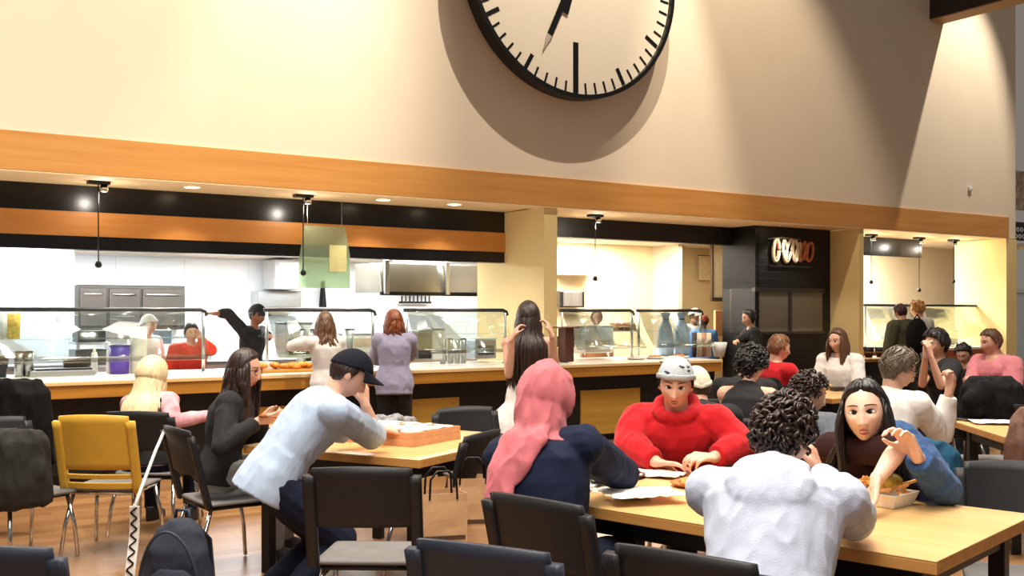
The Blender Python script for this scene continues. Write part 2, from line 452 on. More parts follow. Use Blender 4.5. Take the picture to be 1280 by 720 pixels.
    # ---- face
    if facial:
        lp = lipc or (LIPM if male else LIPS)
        for sx in (-1, 1):
            mb = MB(); c = facept(sx * .031, .001, 0, male); c.y -= .0030
            nu, nv = 36, 24; rs = []
            for i in range(nv + 1):
                t = PI * min(max(i, .05), nv - .05) / nv
                rs.append([V((.0150 * math.sin(t) * math.cos(2 * PI * j / nu), .0085 * math.cos(t), .0082 * math.sin(t) * math.sin(2 * PI * j / nu))) + c for j in range(nu)])
            mb.rings([[T(p) for p in q] for q in rs])
            ctr = T(c); ax = R3.col[1].normalized()
            for k, fc in enumerate(mb.f):
                p = sum((mb.v[i] for i in fc), V()) / len(fc) - ctr
                if p.dot(ax) > 0 and (p - ax * p.dot(ax)).length < .0062 * sc: mb.mi[k] = 1
            part('eye', mb, [EYEW, IRIS], root, True)
            mb = MB(); pts = [facept(sx * (.031 + .0165 * q), .0015 + .0078 * (1 - q * q) - .001 * q * 0, .0026, male) for q in (-1, -.6, -.2, .2, .6, 1.1)]
            mb.tube([T(p) for p in pts], [.0010 * sc, .0016 * sc, .002 * sc, .002 * sc, .0018 * sc, .0010 * sc], 6); part('eyelash', mb, LASH, root, True)
            mb = MB(); pts = [facept(sx * (.0325 + .021 * q), .0235 + .0036 * (1 - (q - .05) ** 2 * .9), .0012, male) for q in (-1, -.5, 0, .5, 1)]
            mb.tube([T(p) for p in pts], [.0018 * sc, .0026 * sc, .0026 * sc, .0020 * sc, .0010 * sc], 6, .7); part('eyebrow', mb, (hair[1] if hair else LASH), root, True)
        mb = MB()
        for z0, a, th in ((-.0685, .0035, .0030), (-.0775, -.0045, .0036)):
            pts = [facept(.021 * q, z0 + (a * (1 - q * q) - a * .3) + .0022 * q * q, .0008, male) for q in (-1, -.66, -.33, 0, .33, .66, 1)]
            mb.tube([T(p) for p in pts], [th * .35 * sc, th * .8 * sc, th * sc, th * sc, th * sc, th * .8 * sc, th * .35 * sc], 8, .8)
        part('lips', mb, lp, root, True)
    # ---- clothing
    if top:
        tm, sleeve, mg = top[:3]; hemq = top[3] if len(top) > 3 else -.09
        if pose == 'sit': hemq = max(hemq, -.055)
        mb = MB(); torso(mb, mg, hemq, neckq, flare=.12)
        sl = sleeve if isinstance(sleeve, dict) else {1: sleeve, -1: sleeve}
        for sgn in (1, -1):
            sh, e, w = A[sgn]; k = sl[sgn]; bw = (1.0 if male else .88) * (.5 + .5 * wide)
            if k == 'none':
                mb.capsule(shp + shr * (sgn * .06 * sc), shp + shr * (sgn * .10 * sc), (.055 + mg * .5) * sc, (.048 + mg * .5) * sc); continue
            mb.capsule(shp + shr * (sgn * .07 * sc), sh, (.058 + mg) * sc, (.057 + mg) * sc)
            if k == 'short':
                mb.capsule(sh, sh.lerp(e, .66), (.056 * bw + mg) * sc, (.053 * bw + mg * 1.3) * sc, 14, False, True)
            elif k == 'elbow':
                mb.chain([sh, sh.lerp(e, .9)], [(.056 * bw + mg) * sc, (.046 * bw + mg * 1.2) * sc])
            else:
                we = e.lerp(w, .70 if k == 'three' else .96)
                mb.chain([sh, sh.lerp(e, .5), e], [(.056 * bw + mg) * sc, (.050 * bw + mg * 1.1) * sc, (.043 * bw + mg * 1.1) * sc])
                mb.capsule(e, e.lerp(we, .5), (.043 * bw + mg * 1.1) * sc, (.041 * bw + mg) * sc); mb.capsule(e.lerp(we, .5), we, (.041 * bw + mg) * sc, (.032 * bw + mg * .6) * sc, 14, False, True)
        p, t, a, b = frame(.475)
        if hood is not None:
            pts = []; rad = []
            for i in range(13):
                an = math.radians(-168 + 336 * i / 12)
                bk = max(0, math.cos(an))
                hi = hood == 'up_off'; pts.append(p + a * math.sin(an) * (.088 if hi else .100) * sc - b * math.cos(an) * .082 * sc + t * ((.036 + .015 * bk) if hi else (.012 + .012 * bk)) * sc); rad.append(((.032 if hi else .026) + .010 * bk) * sc)
            mb.chain(pts, rad, 10)
            if hood == 'down':
                mb.ell(p - b * .118 * sc - t * .075 * sc, (.135 * sc, .046 * sc, .105 * sc), Matrix((a, b, t)).transposed())
                mb.ell(p - b * .10 * sc - t * .005 * sc, (.115 * sc, .05 * sc, .035 * sc), Matrix((a, b, t)).transposed())
        elif neckq > .48:
            pts = [p + a * math.sin(2 * PI * i / 12) * .078 * sc + b * math.cos(2 * PI * i / 12) * .074 * sc + t * (.012 - .014 * math.cos(2 * PI * i / 12)) * sc for i in range(13)]
            mb.chain(pts, [.014 * sc] * 13, 8)
        remesh(mb, top[4] if len(top) > 4 else 'shirt', tm, cv, 4, wr, 7.5, (1, 1, .5), seed, root, fine=.12)
        if vest:
            mb = MB(); torso(mb, mg + .014, -.055, .47, flare=.12)
            for sgn in (1, -1): mb.capsule(shp + shr * (sgn * .06 * sc), shp + shr * (sgn * .11 * sc), (.058 + mg) * sc, (.052 + mg) * sc)
            remesh(mb, 'vest', vest, cv, 4, wr, 7.5, (1, 1, .5), seed + 1, root)
    if legs:
        lm, lk = legs if isinstance(legs, tuple) else (legs, 'long')
        mb = MB(); torso(mb, .008, -.10, .06)
        for sgn in (1, -1):
            hp, kn, an, fd = Lg[sgn]
            mb.chain([hp, hp.lerp(kn, .5), kn], [.098 * sc, .086 * sc * legk, .066 * sc * legk])
            mb.capsule(kn, kn.lerp(an, .4), .066 * sc, .066 * sc); mb.capsule(kn.lerp(an, .4), an, .066 * sc, .055 * sc, 14, False, True)
        remesh(mb, 'trousers', lm, max(cv, .008), 3, wr * .8, 10, (1, 1, .6), seed + 5, root)
    if dress:
        dm, qtop, secs = dress                       # secs: (z, rx, ry, dx, dy) under the waist, in the person's right / forward axes
        mb = MB(); L = []
        for z, rx, ry, dx, dy in secs: L.append((V((0, 0, z)) + r * dx + f * dy, r, f, rx, ry))
        for q in (.0, .08, .16, .24, .30, .36, qtop):
            if q <= qtop:
                p, t, a, b = frame(q); rx = np.interp(q, [x for x, _, _ in prof], [y for _, y, _ in prof]) + .012; ry = np.interp(q, [x for x, _, _ in prof], [y for _, _, y in prof]) + .012
                L.append((p, a, b, rx * sc, ry * sc))
        mb.loft(L, 36)
        remesh(mb, 'dress', dm, cv, 3, .012, 7, (1.6, 1.6, .25), seed, root)
    if shoes:
        for sgn in (1, -1):
            hp, kn, an, fd = Lg[sgn]; c = V((an.x, an.y, 0)); q = fd.cross(up); mb = MB()
            mb.loft([(c + up * z + fd * o, q, fd, rx, ry) for z, rx, ry, o in ((.0, .042, .125, .065), (.02, .047, .132, .065), (.045, .046, .125, .06), (.07, .044, .095, .035), (.095, .044, .06, .0), (.105, .042, .052, 0))], 20)
            part('shoe', mb, mat('shoe_dark', '#232226', .6), root, True)
    # ---- hair and hats
    if hair:
        style, hm = hair[0], hair[1]; o = hair[2] if len(hair) > 2 else {}
        mb = MB(); line = 'man' if style in ('short', 'curly') else 'woman'
        th = o.get('th', .013 if style == 'short' else .018); sd = seed * 1.37
        def disp(phi, z, p, x):
            e = (z - hairline(phi, line)) / .018
            if e < -0.4: return -.005
            part_ = o.get('part', False) and abs(x) < .004 and p.y > -.03
            k = min(1, max(0, e + .4)); k = k * k * (3 - 2 * k)
            a = math.atan2(p.x, p.y)
            st = .0035 * noise.noise(V((a * 9 + sd, z * 14, sd))) + .0022 * noise.noise(V((a * 28, z * 20, sd)))
            return -.005 + (.005 + th + st * (1 if style != 'curly' else 2)) * k - (.006 if part_ else 0)
        headgrid(mb, T, male, False, 96, 60, disp)
        dl = o.get('len', 0)
        rg = random.Random(seed)
        if style in ('long', 'bob', 'wavy') and dl:
            nl = o.get('n', 110); lo = o.get('from', 60); wav = o.get('wave', .0)
            for i in range(nl):
                a = math.radians(rg.uniform(lo, 180)) * rg.choice((-1, 1)); z0 = rg.uniform(-.02, .085)
                sr = math.sqrt(max(.05, 1 - (z0 / HC) ** 2))
                p = headmod(HA * 1.16 * sr * math.sin(a), HB * 1.14 * sr * math.cos(a), z0, male, False)
                L = dl * rg.uniform(.78, 1.0) + max(0, z0); pts = [T(p)]; ph = rg.uniform(0, 6.28)
                out = (rt2 * math.sin(a) + fwd * math.cos(a)); out.z = 0
                n = 11; lean_b = o.get('back', 0.0)
                for k in range(1, n + 1):
                    q = k / n; s_ = L * q
                    bk = abs(math.degrees(a)) > 100; e_ = min(1, max(0, (s_ - max(0, z0) - .10) / .12)); off = .016 * min(1, s_ / .08) + (o.get('backoff', .045) * e_ * e_ * (3 - 2 * e_) if bk else -.012 * e_)
                    w_ = wav * math.sin(s_ * 42 + ph) * min(1, q * 2)
                    pts.append(T(p) + out * (off * sc + w_) - up * s_ + fwd * (-lean_b * s_) + rt2 * (wav * .6 * math.cos(s_ * 38 + ph) + .006 * noise.noise(V((i, q * 3, 0)))))
                w0 = o.get('w', .013) * sc
                mb.tube(pts, [w0 * x for x in (.5, .9, 1, 1.05, 1.05, 1.05, 1, .95, .85, .7, .45, .12)], 6, .55, up=out)
        if style == 'curly':                         # short corkscrew locks all over the scalp
            nl = o.get('n', 260); R0 = o.get('r', .012); cl = o.get('cl', .045)
            for i in range(nl):
                a = rg.uniform(-PI, PI); z0 = HC * (1 - 2 * rg.random() * .92) * .97
                if z0 < hairline(abs(math.degrees(a)), line) + .004: continue
                sr = math.sqrt(max(.02, 1 - (z0 / HC) ** 2)); k = 1 + th / .09
                p = headmod(HA * k * sr * math.sin(a), HB * k * sr * math.cos(a), z0 * k, male, False)
                n_ = V((math.sin(a) * sr, math.cos(a) * sr, z0 / HC)).normalized(); t_ = V((rg.uniform(-1, 1), rg.uniform(-1, 1), rg.uniform(-1.4, .3))); t_ = (t_ - n_ * t_.dot(n_)).normalized(); b_ = n_.cross(t_)
                ph = rg.uniform(0, 6.28); pts = []
                for q in range(8):
                    w_ = q / 7; an_ = ph + w_ * 6.5
                    pts.append(T(p + t_ * (cl * w_) + n_ * (R0 * .7 * math.sin(an_) - .016 * (2 * w_ - 1) ** 2 + .004) + b_ * (R0 * .8 * math.cos(an_))))
                mb.tube(pts, [sc * x for x in (.003, .0052, .006, .006, .006, .0055, .0045, .0015)], 5)
        if style == 'short':                         # combed locks lying on the scalp
            nl = 0 if hat else o.get('n', 260 if near or vox < .011 else 120); cl = o.get('cl', .05); mess = o.get('mess', .35)
            for i in range(nl):
                a = rg.uniform(-PI, PI); z0 = HC * (1 - 2 * rg.random() * .9) * .985
                if z0 < hairline(abs(math.degrees(a)), line) + .012: continue
                pts = []; da = rg.uniform(-mess, mess)
                for q in range(6):
                    w_ = q / 5; zz = z0 - cl * w_ * (.4 + .6 * math.sqrt(max(0, 1 - (z0 / HC) ** 2))); aa = a + da * w_
                    zz = max(zz, hairline(abs(math.degrees(aa)), line) - .004)
                    sr = math.sqrt(max(.02, 1 - (zz / HC) ** 2)); k = 1 + (th + .003 - .006 * w_) / .088
                    pts.append(T(headmod(HA * k * sr * math.sin(aa), HB * k * sr * math.cos(aa), zz * k, male, False)))
                mb.tube(pts, [sc * x for x in (.003, .0055, .0062, .0058, .0045, .0012)], 5, .6)
        if style == 'bun':
            mb.ell(T((0, -.10, .06)), (.038, .036, .036), R3, 12, 8)
        part('hair', mb, hm, root, True)
    if hat:
        kind, km = hat[:2]; mb = MB()
        if kind == 'hijab':
            inner = lambda phi, z, p, x: (.026 + .016 * min(1, max(0, (phi - 90) / 60))) if not (phi < 50 and -.11 < z < .072) else -.006
            headgrid(mb, T, male, False, 48, 36, inner)
            L = []
            for q, rx, ry, fo in ((.56, .088, .106, .0), (.52, .092, .108, .0), (.49, .110, .112, 0), (.465, .135, .120, 0), (.445, .160, .128, 0), (.435, .15, .125, 0)):
                p, t, a, b = frame(q); L.append((p + b * (fo), a, b, rx * sc, ry * sc))
            mb.loft(L, 36)
            mb.chain([T((0, -.045, -.03)), nb - (frame(.5)[3]) * .03], [.098 * sc, .105 * sc])
            p, t, a, b = frame(.44)
            for pts, w_ in (([p - a * .02 - b * .07 + t * .10, p - a * .05 - b * .128 + t * .01, p - a * .10 - b * .150 - t * .11, p - a * .125 - b * .15 - t * .22, p - a * .15 - b * .14 - t * .31], [.05, .075, .070, .055, .02]),
                            ([p + a * .03 - b * .09 + t * .08, p + a * .02 - b * .145 + t * .0, p - a * .02 - b * .155 - t * .08, p - a * .05 - b * .150 - t * .17], [.05, .06, .05, .015])):
                mb.tube(pts, [x * sc for x in w_], 16, .42, up=a.cross(t))
            remesh(mb, 'hijab', km, cv, 5, .011, 8, (1.8, 1.8, .45), seed, root, fine=.05)
        else:
            st = 'cap' if kind == 'cap' else 'beanie'
            def hd(phi, z, p, x):
                e = (z - hairline(phi, st)) / .006
                if e < 0: return -.007
                return .0165 + (.006 * max(0, z) / HC if kind == 'beanie' else .004)
            headgrid(mb, T, male, False, 96, 90, hd)
            hp_ = part('cap' if kind == 'cap' else ('knit_hat' if kind == 'beanie' else 'cook_hat'), mb, km, root, True)
            mb = MB()
            if kind == 'cap':
                def br(u, v):
                    a = (u - .5) * 2.2; rr_ = 1.0 + .72 * v * math.cos(a * .9)
                    x, y = .086 * math.sin(a) * (1 + .12 * v), .106 * math.cos(a) * rr_
                    return T((x, y, .052 - .010 * v - .05 * v * (x / .09) ** 2))
                mb.sheet(br, 16, 6, .004); part('brim', mb, km, hp_, True)
            elif kind == 'beanie':
                rs = []
                pts = [headmod(HA * 1.255 * math.sqrt(1 - (hairline(abs(math.degrees(a)), st) / HC) ** 2) * math.sin(a), HB * 1.20 * math.sqrt(1 - (hairline(abs(math.degrees(a)), st) / HC) ** 2) * math.cos(a), hairline(abs(math.degrees(a)), st) + .012, male, False) for a in [math.radians(-180 + i * 12) for i in range(30)]]
                k = len(pts)
                for i in range(k):
                    p = pts[i]; o_ = V((p.x, p.y, 0)).normalized()
                    rs.append([T(p + o_ * .004 * math.cos(2 * PI * j / 8) + V((0, 0, .013 * math.sin(2 * PI * j / 8)))) for j in range(8)])
                mb.rings(rs, closed=True); part('cuff', mb, km, hp_, True)
            if len(hat) > 2:                        # dark motifs embroidered on the crown
                rgm = random.Random(3)
                for i in range(hat[2]):
                    a = rgm.uniform(-1.9, 1.9); z0 = rgm.uniform(.058, .098); sr = math.sqrt(1 - (z0 / HC) ** 2); k = 1.25
                    c = V((HA * k * sr * math.sin(a), HB * 1.205 * sr * math.cos(a), z0 * 1.205)); mb = MB()
                    mb.ell(T(c), (.011 * sc, .0045 * sc, .006 * sc), R3 @ Matrix.Rotation(-a, 3, 'Z'), 8, 6); mb.ell(T(c + V((.011, 0, .005))), (.007 * sc, .005 * sc, .004 * sc), R3, 8, 6)
                    part('motif', mb, hat[3], hp_, True)
    if glasses:
        mb = MB()
        for sx in (-1, 1):
            c = facept(sx * .033, -.002, .012, male); c.y = max(c.y, .094)
            mb.tube([T(c + V((.023 * math.cos(a), -.004 * abs(math.cos(a)), .019 * math.sin(a)))) for a in [2 * PI * i / 20 for i in range(21)]], .0026 * sc, 6)
            mb.tube([T(c + V((sx * .023, -.004, .006))), T((sx * .079, .03, .008)), T((sx * .081, -.02, .004))], .0022 * sc, 6)
        mb.tube([T((-.011, .107, .001)), T((0, .110, .003)), T((.011, .107, .001))], .002 * sc, 6)
        part('glasses', mb, glasses, root, True)
    return root, dict(T=T, base=base, frame=frame, A=A, R3=R3, hc=hc, sc=sc, Lg=Lg, f=f, r=r, vox=cv)
# ---------------------------------------------------------------- setting
CREAM = mat('wall_cream', '#e8dac6', .85, var=.02, scale=2)
YELLOW = mat('wall_yellow', '#e9d095', .8, var=.02, scale=2)
WHITEW = tiles('wall_white_panel', '#e4eaec', '#dfe6e9', '#c4ccd0', .9, .45, 'xz', .3, .008, .2)
WHITEC = mat('ceiling_white', '#e9e2d6', .8, var=.01)
SOFF = mat('soffit_cream', '#e3c79c', .7, var=.02)
FASCIA = wood('fascia_wood', '#d59a55', '#c98b45', 'x', .7, .45)
BAND = wood('band_wood', '#cb8c48', '#bf7d3a', 'x', .7, .4)
BLACKG = tiles('black_gloss_panel', '#0d0b0a', '#100e0d', '#060505', 1.2, .6, 'xz', .27, .006, .1)
BLACKT = tiles('black_tile', '#0b0a0a', '#121010', '#191614', .30, .10, 'xz', .5, .010, .5)
STEEL = mat('brushed_steel', '#b9bcbd', .3, 1.0, var=.06, scale=8, stretch=(1, 1, 20))
STEELD = mat('dark_steel', '#5b5853', .35, .9, var=.1, scale=8, stretch=(1, 1, 20))
CHROME = mat('chrome', '#d6d6d8', .12, 1.0, var=.02)
BLACKM = mat('black_metal', '#121214', .4, .3, var=.05)
BLACKP = mat('black_plastic', '#17171a', .45, var=.08, bump=.08, bscale=300)
WHITEP = mat('white_plastic', '#e8e9ea', .35, var=.02)
CLEAR = glass('clear_glass', '#f6fbfa', .93)
LAMPW = emit('lamp_warm', '#ffe9c4', 14); LAMPC = emit('lamp_cool', '#f4f8ff', 9)

FT = .6              # front plane of the big wall and fascia
ZF0, ZF1 = 2.746, 3.09
SE = S(1258, FT)     # where the wall ends on the right
# floor
m, nt, b = _new('parquet_floor'); N, L = nt.nodes, nt.links
tc = N.new('ShaderNodeTexCoord'); mp = N.new('ShaderNodeMapping'); mp.inputs['Rotation'].default_value = (0, 0, math.radians(-33)); L.new(tc.outputs['Object'], mp.inputs['Vector'])
br = N.new('ShaderNodeTexBrick'); br.inputs['Scale'].default_value = 1; br.inputs['Brick Width'].default_value = .9; br.inputs['Row Height'].default_value = .11; br.inputs['Mortar Size'].default_value = .0015
br.inputs['Color1'].default_value = lin('#a57c52'); br.inputs['Color2'].default_value = lin('#845c3a'); br.inputs['Mortar'].default_value = lin('#4a301b'); br.inputs['Bias'].default_value = -.1
L.new(mp.outputs[0], br.inputs['Vector'])
m2 = N.new('ShaderNodeMapping'); m2.inputs['Scale'].default_value = (2, 40, 1); L.new(mp.outputs[0], m2.inputs['Vector'])
nz = N.new('ShaderNodeTexNoise'); nz.inputs['Scale'].default_value = 1.5; nz.inputs['Detail'].default_value = 6; L.new(m2.outputs[0], nz.inputs['Vector'])
mx = N.new('ShaderNodeMix'); mx.data_type = 'RGBA'; mx.blend_type = 'MULTIPLY'; mx.inputs[0].default_value = .35
L.new(br.outputs['Color'], mx.inputs[6]); L.new(nz.outputs['Color'], mx.inputs[7]); L.new(mx.outputs[2], b.inputs['Base Color'])
b.inputs['Roughness'].default_value = .32
FLOORM = m
struct('floor', MB().ab((-9, -2, -.1), (26, 34, 0)), FLOORM)
# upper wall, fascia, soffit
struct('wall_front', MB().ab((-4, FT, ZF1), (SE, FT + .25, 9.5)), CREAM, WF)
struct('trim_fascia', MB().ab((-4, FT - .03, ZF0), (SE + .03, FT + .25, ZF1)), FASCIA, WF, .004)
struct('ceiling_soffit', MB().ab((-4, FT + .25, ZF0), (SE, 1.95, ZF0 + .08)), SOFF, WF)
struct('trim_soffit_lip', MB().ab((-4, FT - .028, ZF0 - .012), (SE, FT + .25, ZF0 - .001)), SOFF, WF)
# piers: between the first and second openings, before the third, and the end pier
S1 = S(680, FT); struct('wall_pier_middle', MB().ab((S1, FT, 0), (S1 + .19, 2.1, ZF0 - .012)), YELLOW, WF)
S2 = S(1074, FT); struct('wall_pier_right', MB().ab((S2, FT, 0), (S2 + .10, 1.7, ZF0 - .012)), YELLOW, WF)
struct('wall_pier_end', MB().ab((SE, FT, 0), (SE + .3, 1.55, ZF0 - .012)), YELLOW, WF)
struct('wall_pier_end_upper', MB().ab((SE, FT + .02, ZF0), (SE + .3, 1.55, 9.5)), CREAM, WF)
# header over the first opening: black, wood, black
H1 = 1.45
mbs = [((2.487, ZF0), BLACKG, H1, 'wall_header_upper'), ((2.25, 2.487), BAND, H1 - .02, 'trim_header_wood'), ((2.118, 2.25), BLACKG, H1, 'wall_header_lower')]
for (za, zb), mm, t, nm in mbs: struct(nm, MB().ab((-4, t, za), (S1, H1 + .15, zb)), mm, WF)
H2 = 1.6; SB = S(919, H2)
struct('wall_header_middle', MB().ab((S1 + .19, H2, 2.49), (SB, H2 + .15, ZF0)), BLACKT, WF)
# black tiled bay with the sign and the oven
BT = 1.13
OV0, OV1, OZ0, OZ1 = S(944, BT), S(1028, BT), Z(985, 416, BT), Z(985, 361, BT)
mb = MB(); mb.ab((SB, BT, 0), (OV0, 1.78, ZF0)); mb.ab((OV1, BT, 0), (S2, 1.78, ZF0)); mb.ab((OV0, BT, 0), (OV1, 1.78, OZ0)); mb.ab((OV0, BT, OZ1), (OV1, 1.78, ZF0))
struct('wall_black_bay', mb, BLACKT, WF)
# kitchen shell
KZ = 2.27; KT = 5.0; SR = 9.0
struct('wall_kitchen_back', MB().ab((-6, KT, 0), (SR + .1, KT + .1, 2.9)), WHITEW, WF)
struct('wall_kitchen_step', MB().ab((-6, 3.2, 0), (S(93, 3.2), 3.3, KZ)), WHITEW, WF)
struct('wall_kitchen_return', MB().ab((SR, 3.6, 0), (SR + .1, KT, 2.9)), WHITEW, WF)
struct('wall_servery_back', MB().ab((SR, 3.5, 0), (S2 + .3, 3.6, 2.9)), mat('wall_pale_yellow', '#efdcae', .8, var=.02, scale=2), WF)
struct('ceiling_kitchen', MB().ab((-6, H1 + .15, KZ), (S1 + .19, KT, KZ + .06)), WHITEC, WF)
struct('ceiling_servery', MB().ab((S1 + .19, H2 + .15, 2.58), (S2 + .1, 3.6, 2.64)), WHITEC, WF)
struct('wall_servery_divider', MB().ab((S(848, 2.9), 2.9, 0), (S(848, 2.9) + .08, 3.5, 2.58)), mat('wall_offwhite', '#e9dfc8', .8, var=.02), WF)
struct('wall_station_back', MB().ab((S2 + .1, 3.2, 0), (SE + 3.5, 3.3, 3.2)), mat('wall_ivory', '#efe3c4', .8, var=.02, scale=2), WF)
struct('wall_station_left', MB().ab((S2 + .1, 1.7, 0), (S2 + .2, 3.2, 3.2)), YELLOW, WF)
struct('ceiling_station', MB().ab((S2 + .1, 1.95, ZF0 + .02), (SE + 3.5, 3.3, ZF0 + .08)), WHITEC, WF)
# dark signboard over the third opening
solo('header_panel', 'short black glossy panel under the wooden fascia above the right-hand station', 'panel', MB().ab((S(1076, 1.7), 1.66, 2.44), (S(1150, 1.7), 1.74, ZF0 - .005)), BLACKG, WF, bevel=.005)
# far hall beyond the end of the wall
FW = mat('wall_far', '#cfc3b4', .85, var=.03)
struct('wall_far', MB().ab((SE + 1.2, 6.0, 0), (SE + 9, 6.2, 6)), FW, WF)
dd = MB(); s0 = S(1262, 5.9); dd.ab((s0, 5.9, 0), (s0 + 1.4, 6.0, Z(1270, 366, 5.9)))
struct('door_1', dd, mat('door_pale_blue', '#d7e6ea', .4, var=.02), WF, .01)
o = struct('door_1_frame', MB().ab((s0 - .08, 5.86, 0), (s0, 6.0, Z(1270, 362, 5.9))).ab((s0 - .08, 5.86, Z(1270, 366, 5.9)), (s0 + 1.5, 6.0, Z(1270, 360, 5.9))), WHITEP, WF)
mb = MB(); zt, zb = Z(1270, 277, 5.7), Z(1270, 300, 5.7); mb.ab((s0 - .3, 5.7, zb), (s0 + 2.2, 5.8, zt))
R_ = thing('lattice_sign_panel', 'black panel with white ring pattern high on the far wall beyond the doorway edge', 'panel', fr((s0 + .9, 5.75, zb), 0, True))
part('backing', MB().ab((-1.2, -.03, 0), (1.3, .05, zt - zb)), BLACKM, R_)
mb = MB(); rg = random.Random(4)
for i in range(14):
    for j in range(2):
        c = V((-1.1 + i * .17 + .08 * j, -.04, .1 + j * .17)); mb.tube([c + V((.05 * math.cos(a), 0, .05 * math.sin(a))) for a in [2 * PI * k / 12 for k in range(13)]], .014, 6)
part('rings', mb, WHITEP, R_, True)
R_ = thing('wall_mural', 'pale brown and white patterned panel above the black ring panel at the far right', 'panel', fr((s0 + .9, 5.9, Z(1270, 262, 5.9)), 0, True))
part('board', MB().ab((-1.3, -.03, 0), (1.3, .05, 1.0)), mat('mural', '#b9a892', .7, var=.5, scale=6), R_)
# dark beam that runs out from the wall at the top right
SBm = S(1162, FT); ZB = Z(1162, 24, FT)
mb = MB(); mb.ab((SBm, -7.5, ZB), (SBm + .36, FT, ZB + .75)); struct('trim_beam', mb, mat('beam_dark', '#2a201b', .7, var=.1), WF)
mb = MB(); mb.ab((SBm + .004, -7.5, ZB - .02), (SBm + .356, FT, ZB - .001)); struct('trim_beam_underside', mb, mat('beam_board', '#b08a5a', .7, var=.05), WF)
mb = MB().ab((-.05, -.03, -.03), (.05, 0, .03)); mb.tube([(0, -.03, 0), (0, -.05, 0)], .012, 8)
solo('wall_sensor', 'small white sensor box high on the cream wall right of the beam', 'sensor', mb, WHITEP, fr((S(1212, FT), FT, Z(1212, 236, FT)), 0, True))

# ---------------------------------------------------------------- clock
CS, CZ = S(706, FT), 5.50
C_ = thing('wall_clock', 'giant round black-rimmed wall clock above the wooden fascia', 'clock', fr((CS, FT - .07, CZ), 0, True))
R0 = 1.5
def ycyl(mb, prof, n=96):                      # lathe around the wall normal
    return mb.rings([[V((r_ * math.cos(2 * PI * j / n), y, r_ * math.sin(2 * PI * j / n))) for j in range(n)] for r_, y in prof])
part('face', ycyl(MB(), [(.01, -.145), (R0 - .04, -.145), (R0 - .04, -.02), (.01, -.02)]), mat('clock_face', '#efe4d2', .6, var=.01), C_)
part('rim', ycyl(MB(), [(R0 - .05, -.14), (R0 - .05, -.20), (R0, -.20), (R0, -.14), (R0, -.02), (R0 - .05, -.02), (R0 - .05, -.14)]), BLACKM, C_)
part('mounting_drum', ycyl(MB(), [(.01, -.03), (.5, -.03), (.5, .068), (.01, .068)]), BLACKM, C_)
for i in range(60):
    a = PI / 2 - i * PI / 30; L0 = .13 if i % 5 else (.21 if i % 15 else .46); wd = .026 if i % 5 else .05
    if i % 15 == 0: wd = .075; L0 = .60
    rc = R0 - .06 - L0 / 2; mb = MB()
    mb.add([(sx * wd / 2, y, sz * L0 / 2) for y in (-.150, -.1455) for sx, sz in ((-1, -1), (1, -1), (1, 1), (-1, 1))], [(0, 1, 2, 3), (7, 6, 5, 4), (0, 4, 5, 1), (1, 5, 6, 2), (2, 6, 7, 3), (3, 7, 4, 0)],
           Matrix.Translation((rc * math.cos(a), 0, rc * math.sin(a))) @ Matrix.Rotation(PI / 2 - a, 4, 'Y'))
    part('minute_mark', mb, BLACKM, C_)
def hand(name, ang, L1, L2, wd, y, tip=None):
    M = Matrix.Rotation(math.radians(ang), 4, 'Y')
    mb = MB(); pts = [(-wd / 2, -L2), (wd / 2, -L2), (wd / 2 * .85, L1), (-wd / 2 * .85, L1)]
    mb.add([(x, y + dy, z) for dy in (-.008, .0) for x, z in pts], [(0, 1, 2, 3), (7, 6, 5, 4), (0, 4, 5, 1), (1, 5, 6, 2), (2, 6, 7, 3), (3, 7, 4, 0)], M)
    o = part(name, mb, BLACKM, C_)
    if tip:
        mb = MB(); pts = [(-wd * .4, L1), (wd * .4, L1), (0, L1 + tip)]
        mb.add([(x, y + dy, z) for dy in (-.007, -.001) for x, z in pts], [(0, 1, 2), (5, 4, 3), (0, 3, 4, 1), (1, 4, 5, 2), (2, 5, 3, 0)], M)
        part('hand_tip', mb, mat('tip_grey', '#bdb3a6', .5), o)
hand('minute_hand', 180 + 25.5, .90, .25, .085, -.165, .20); hand('hour_hand', 197, .0 + .55, .2, .10, -.156)
part('hub', ycyl(MB(), [(.01, -.185), (.08, -.185), (.08, -.146), (.01, -.146)], 32), BLACKM, C_)

# ---------------------------------------------------------------- serving counter
CE = S(902, 0) ; CZT = .92
CO = thing('serving_counter', 'long serving counter with white top, wooden edge and black tiled base', 'counter', fr((0, 0, 0), 0, True))
WTOP = mat('counter_white', '#e9e4da', .25, var=.03, scale=5)
PS0, PS1 = S1 - .004, S1 + .194
part('countertop', MB().ab((-4, -.005, CZT - .03), (CE, FT - .004, CZT)).ab((-4, FT - .004, CZT - .03), (PS0, 1.35, CZT)).ab((PS1, FT - .004, CZT - .03), (CE, 1.35, CZT)), WTOP, CO)
part('edge_band', MB().ab((-4, -.012, CZT - .035), (CE + .01, .02, CZT - .004)), wood('counter_lip', '#e6c691', '#d8b47c', 'x', .8, .35), CO, bevel=.003)
APW = wood('apron_wood', '#b8802f', '#a06c22', 'x', .8, .4)
part('wooden_apron', MB().ab((-4, .0, CZT - .145), (CE, .04, CZT - .035)).ab((CE - .04, .04, CZT - .145), (CE, 1.3, CZT - .03)), APW, CO, bevel=.003)
part('tiled_base', MB().ab((-4, .26, .10), (CE - .15, FT - .004, CZT - .145)).ab((-4, FT - .004, .10), (PS0, 1.25, CZT - .145)).ab((PS1, FT - .004, .10), (CE - .15, 1.25, CZT - .145)), BLACKT, CO)
part('toe_kick', MB().ab((-4, .30, 0), (CE - .2, FT - .01, .10)), BLACKM, CO)
PW = wood('panel_wood', '#d2a343', '#bf9035', 'x', .8, .45)
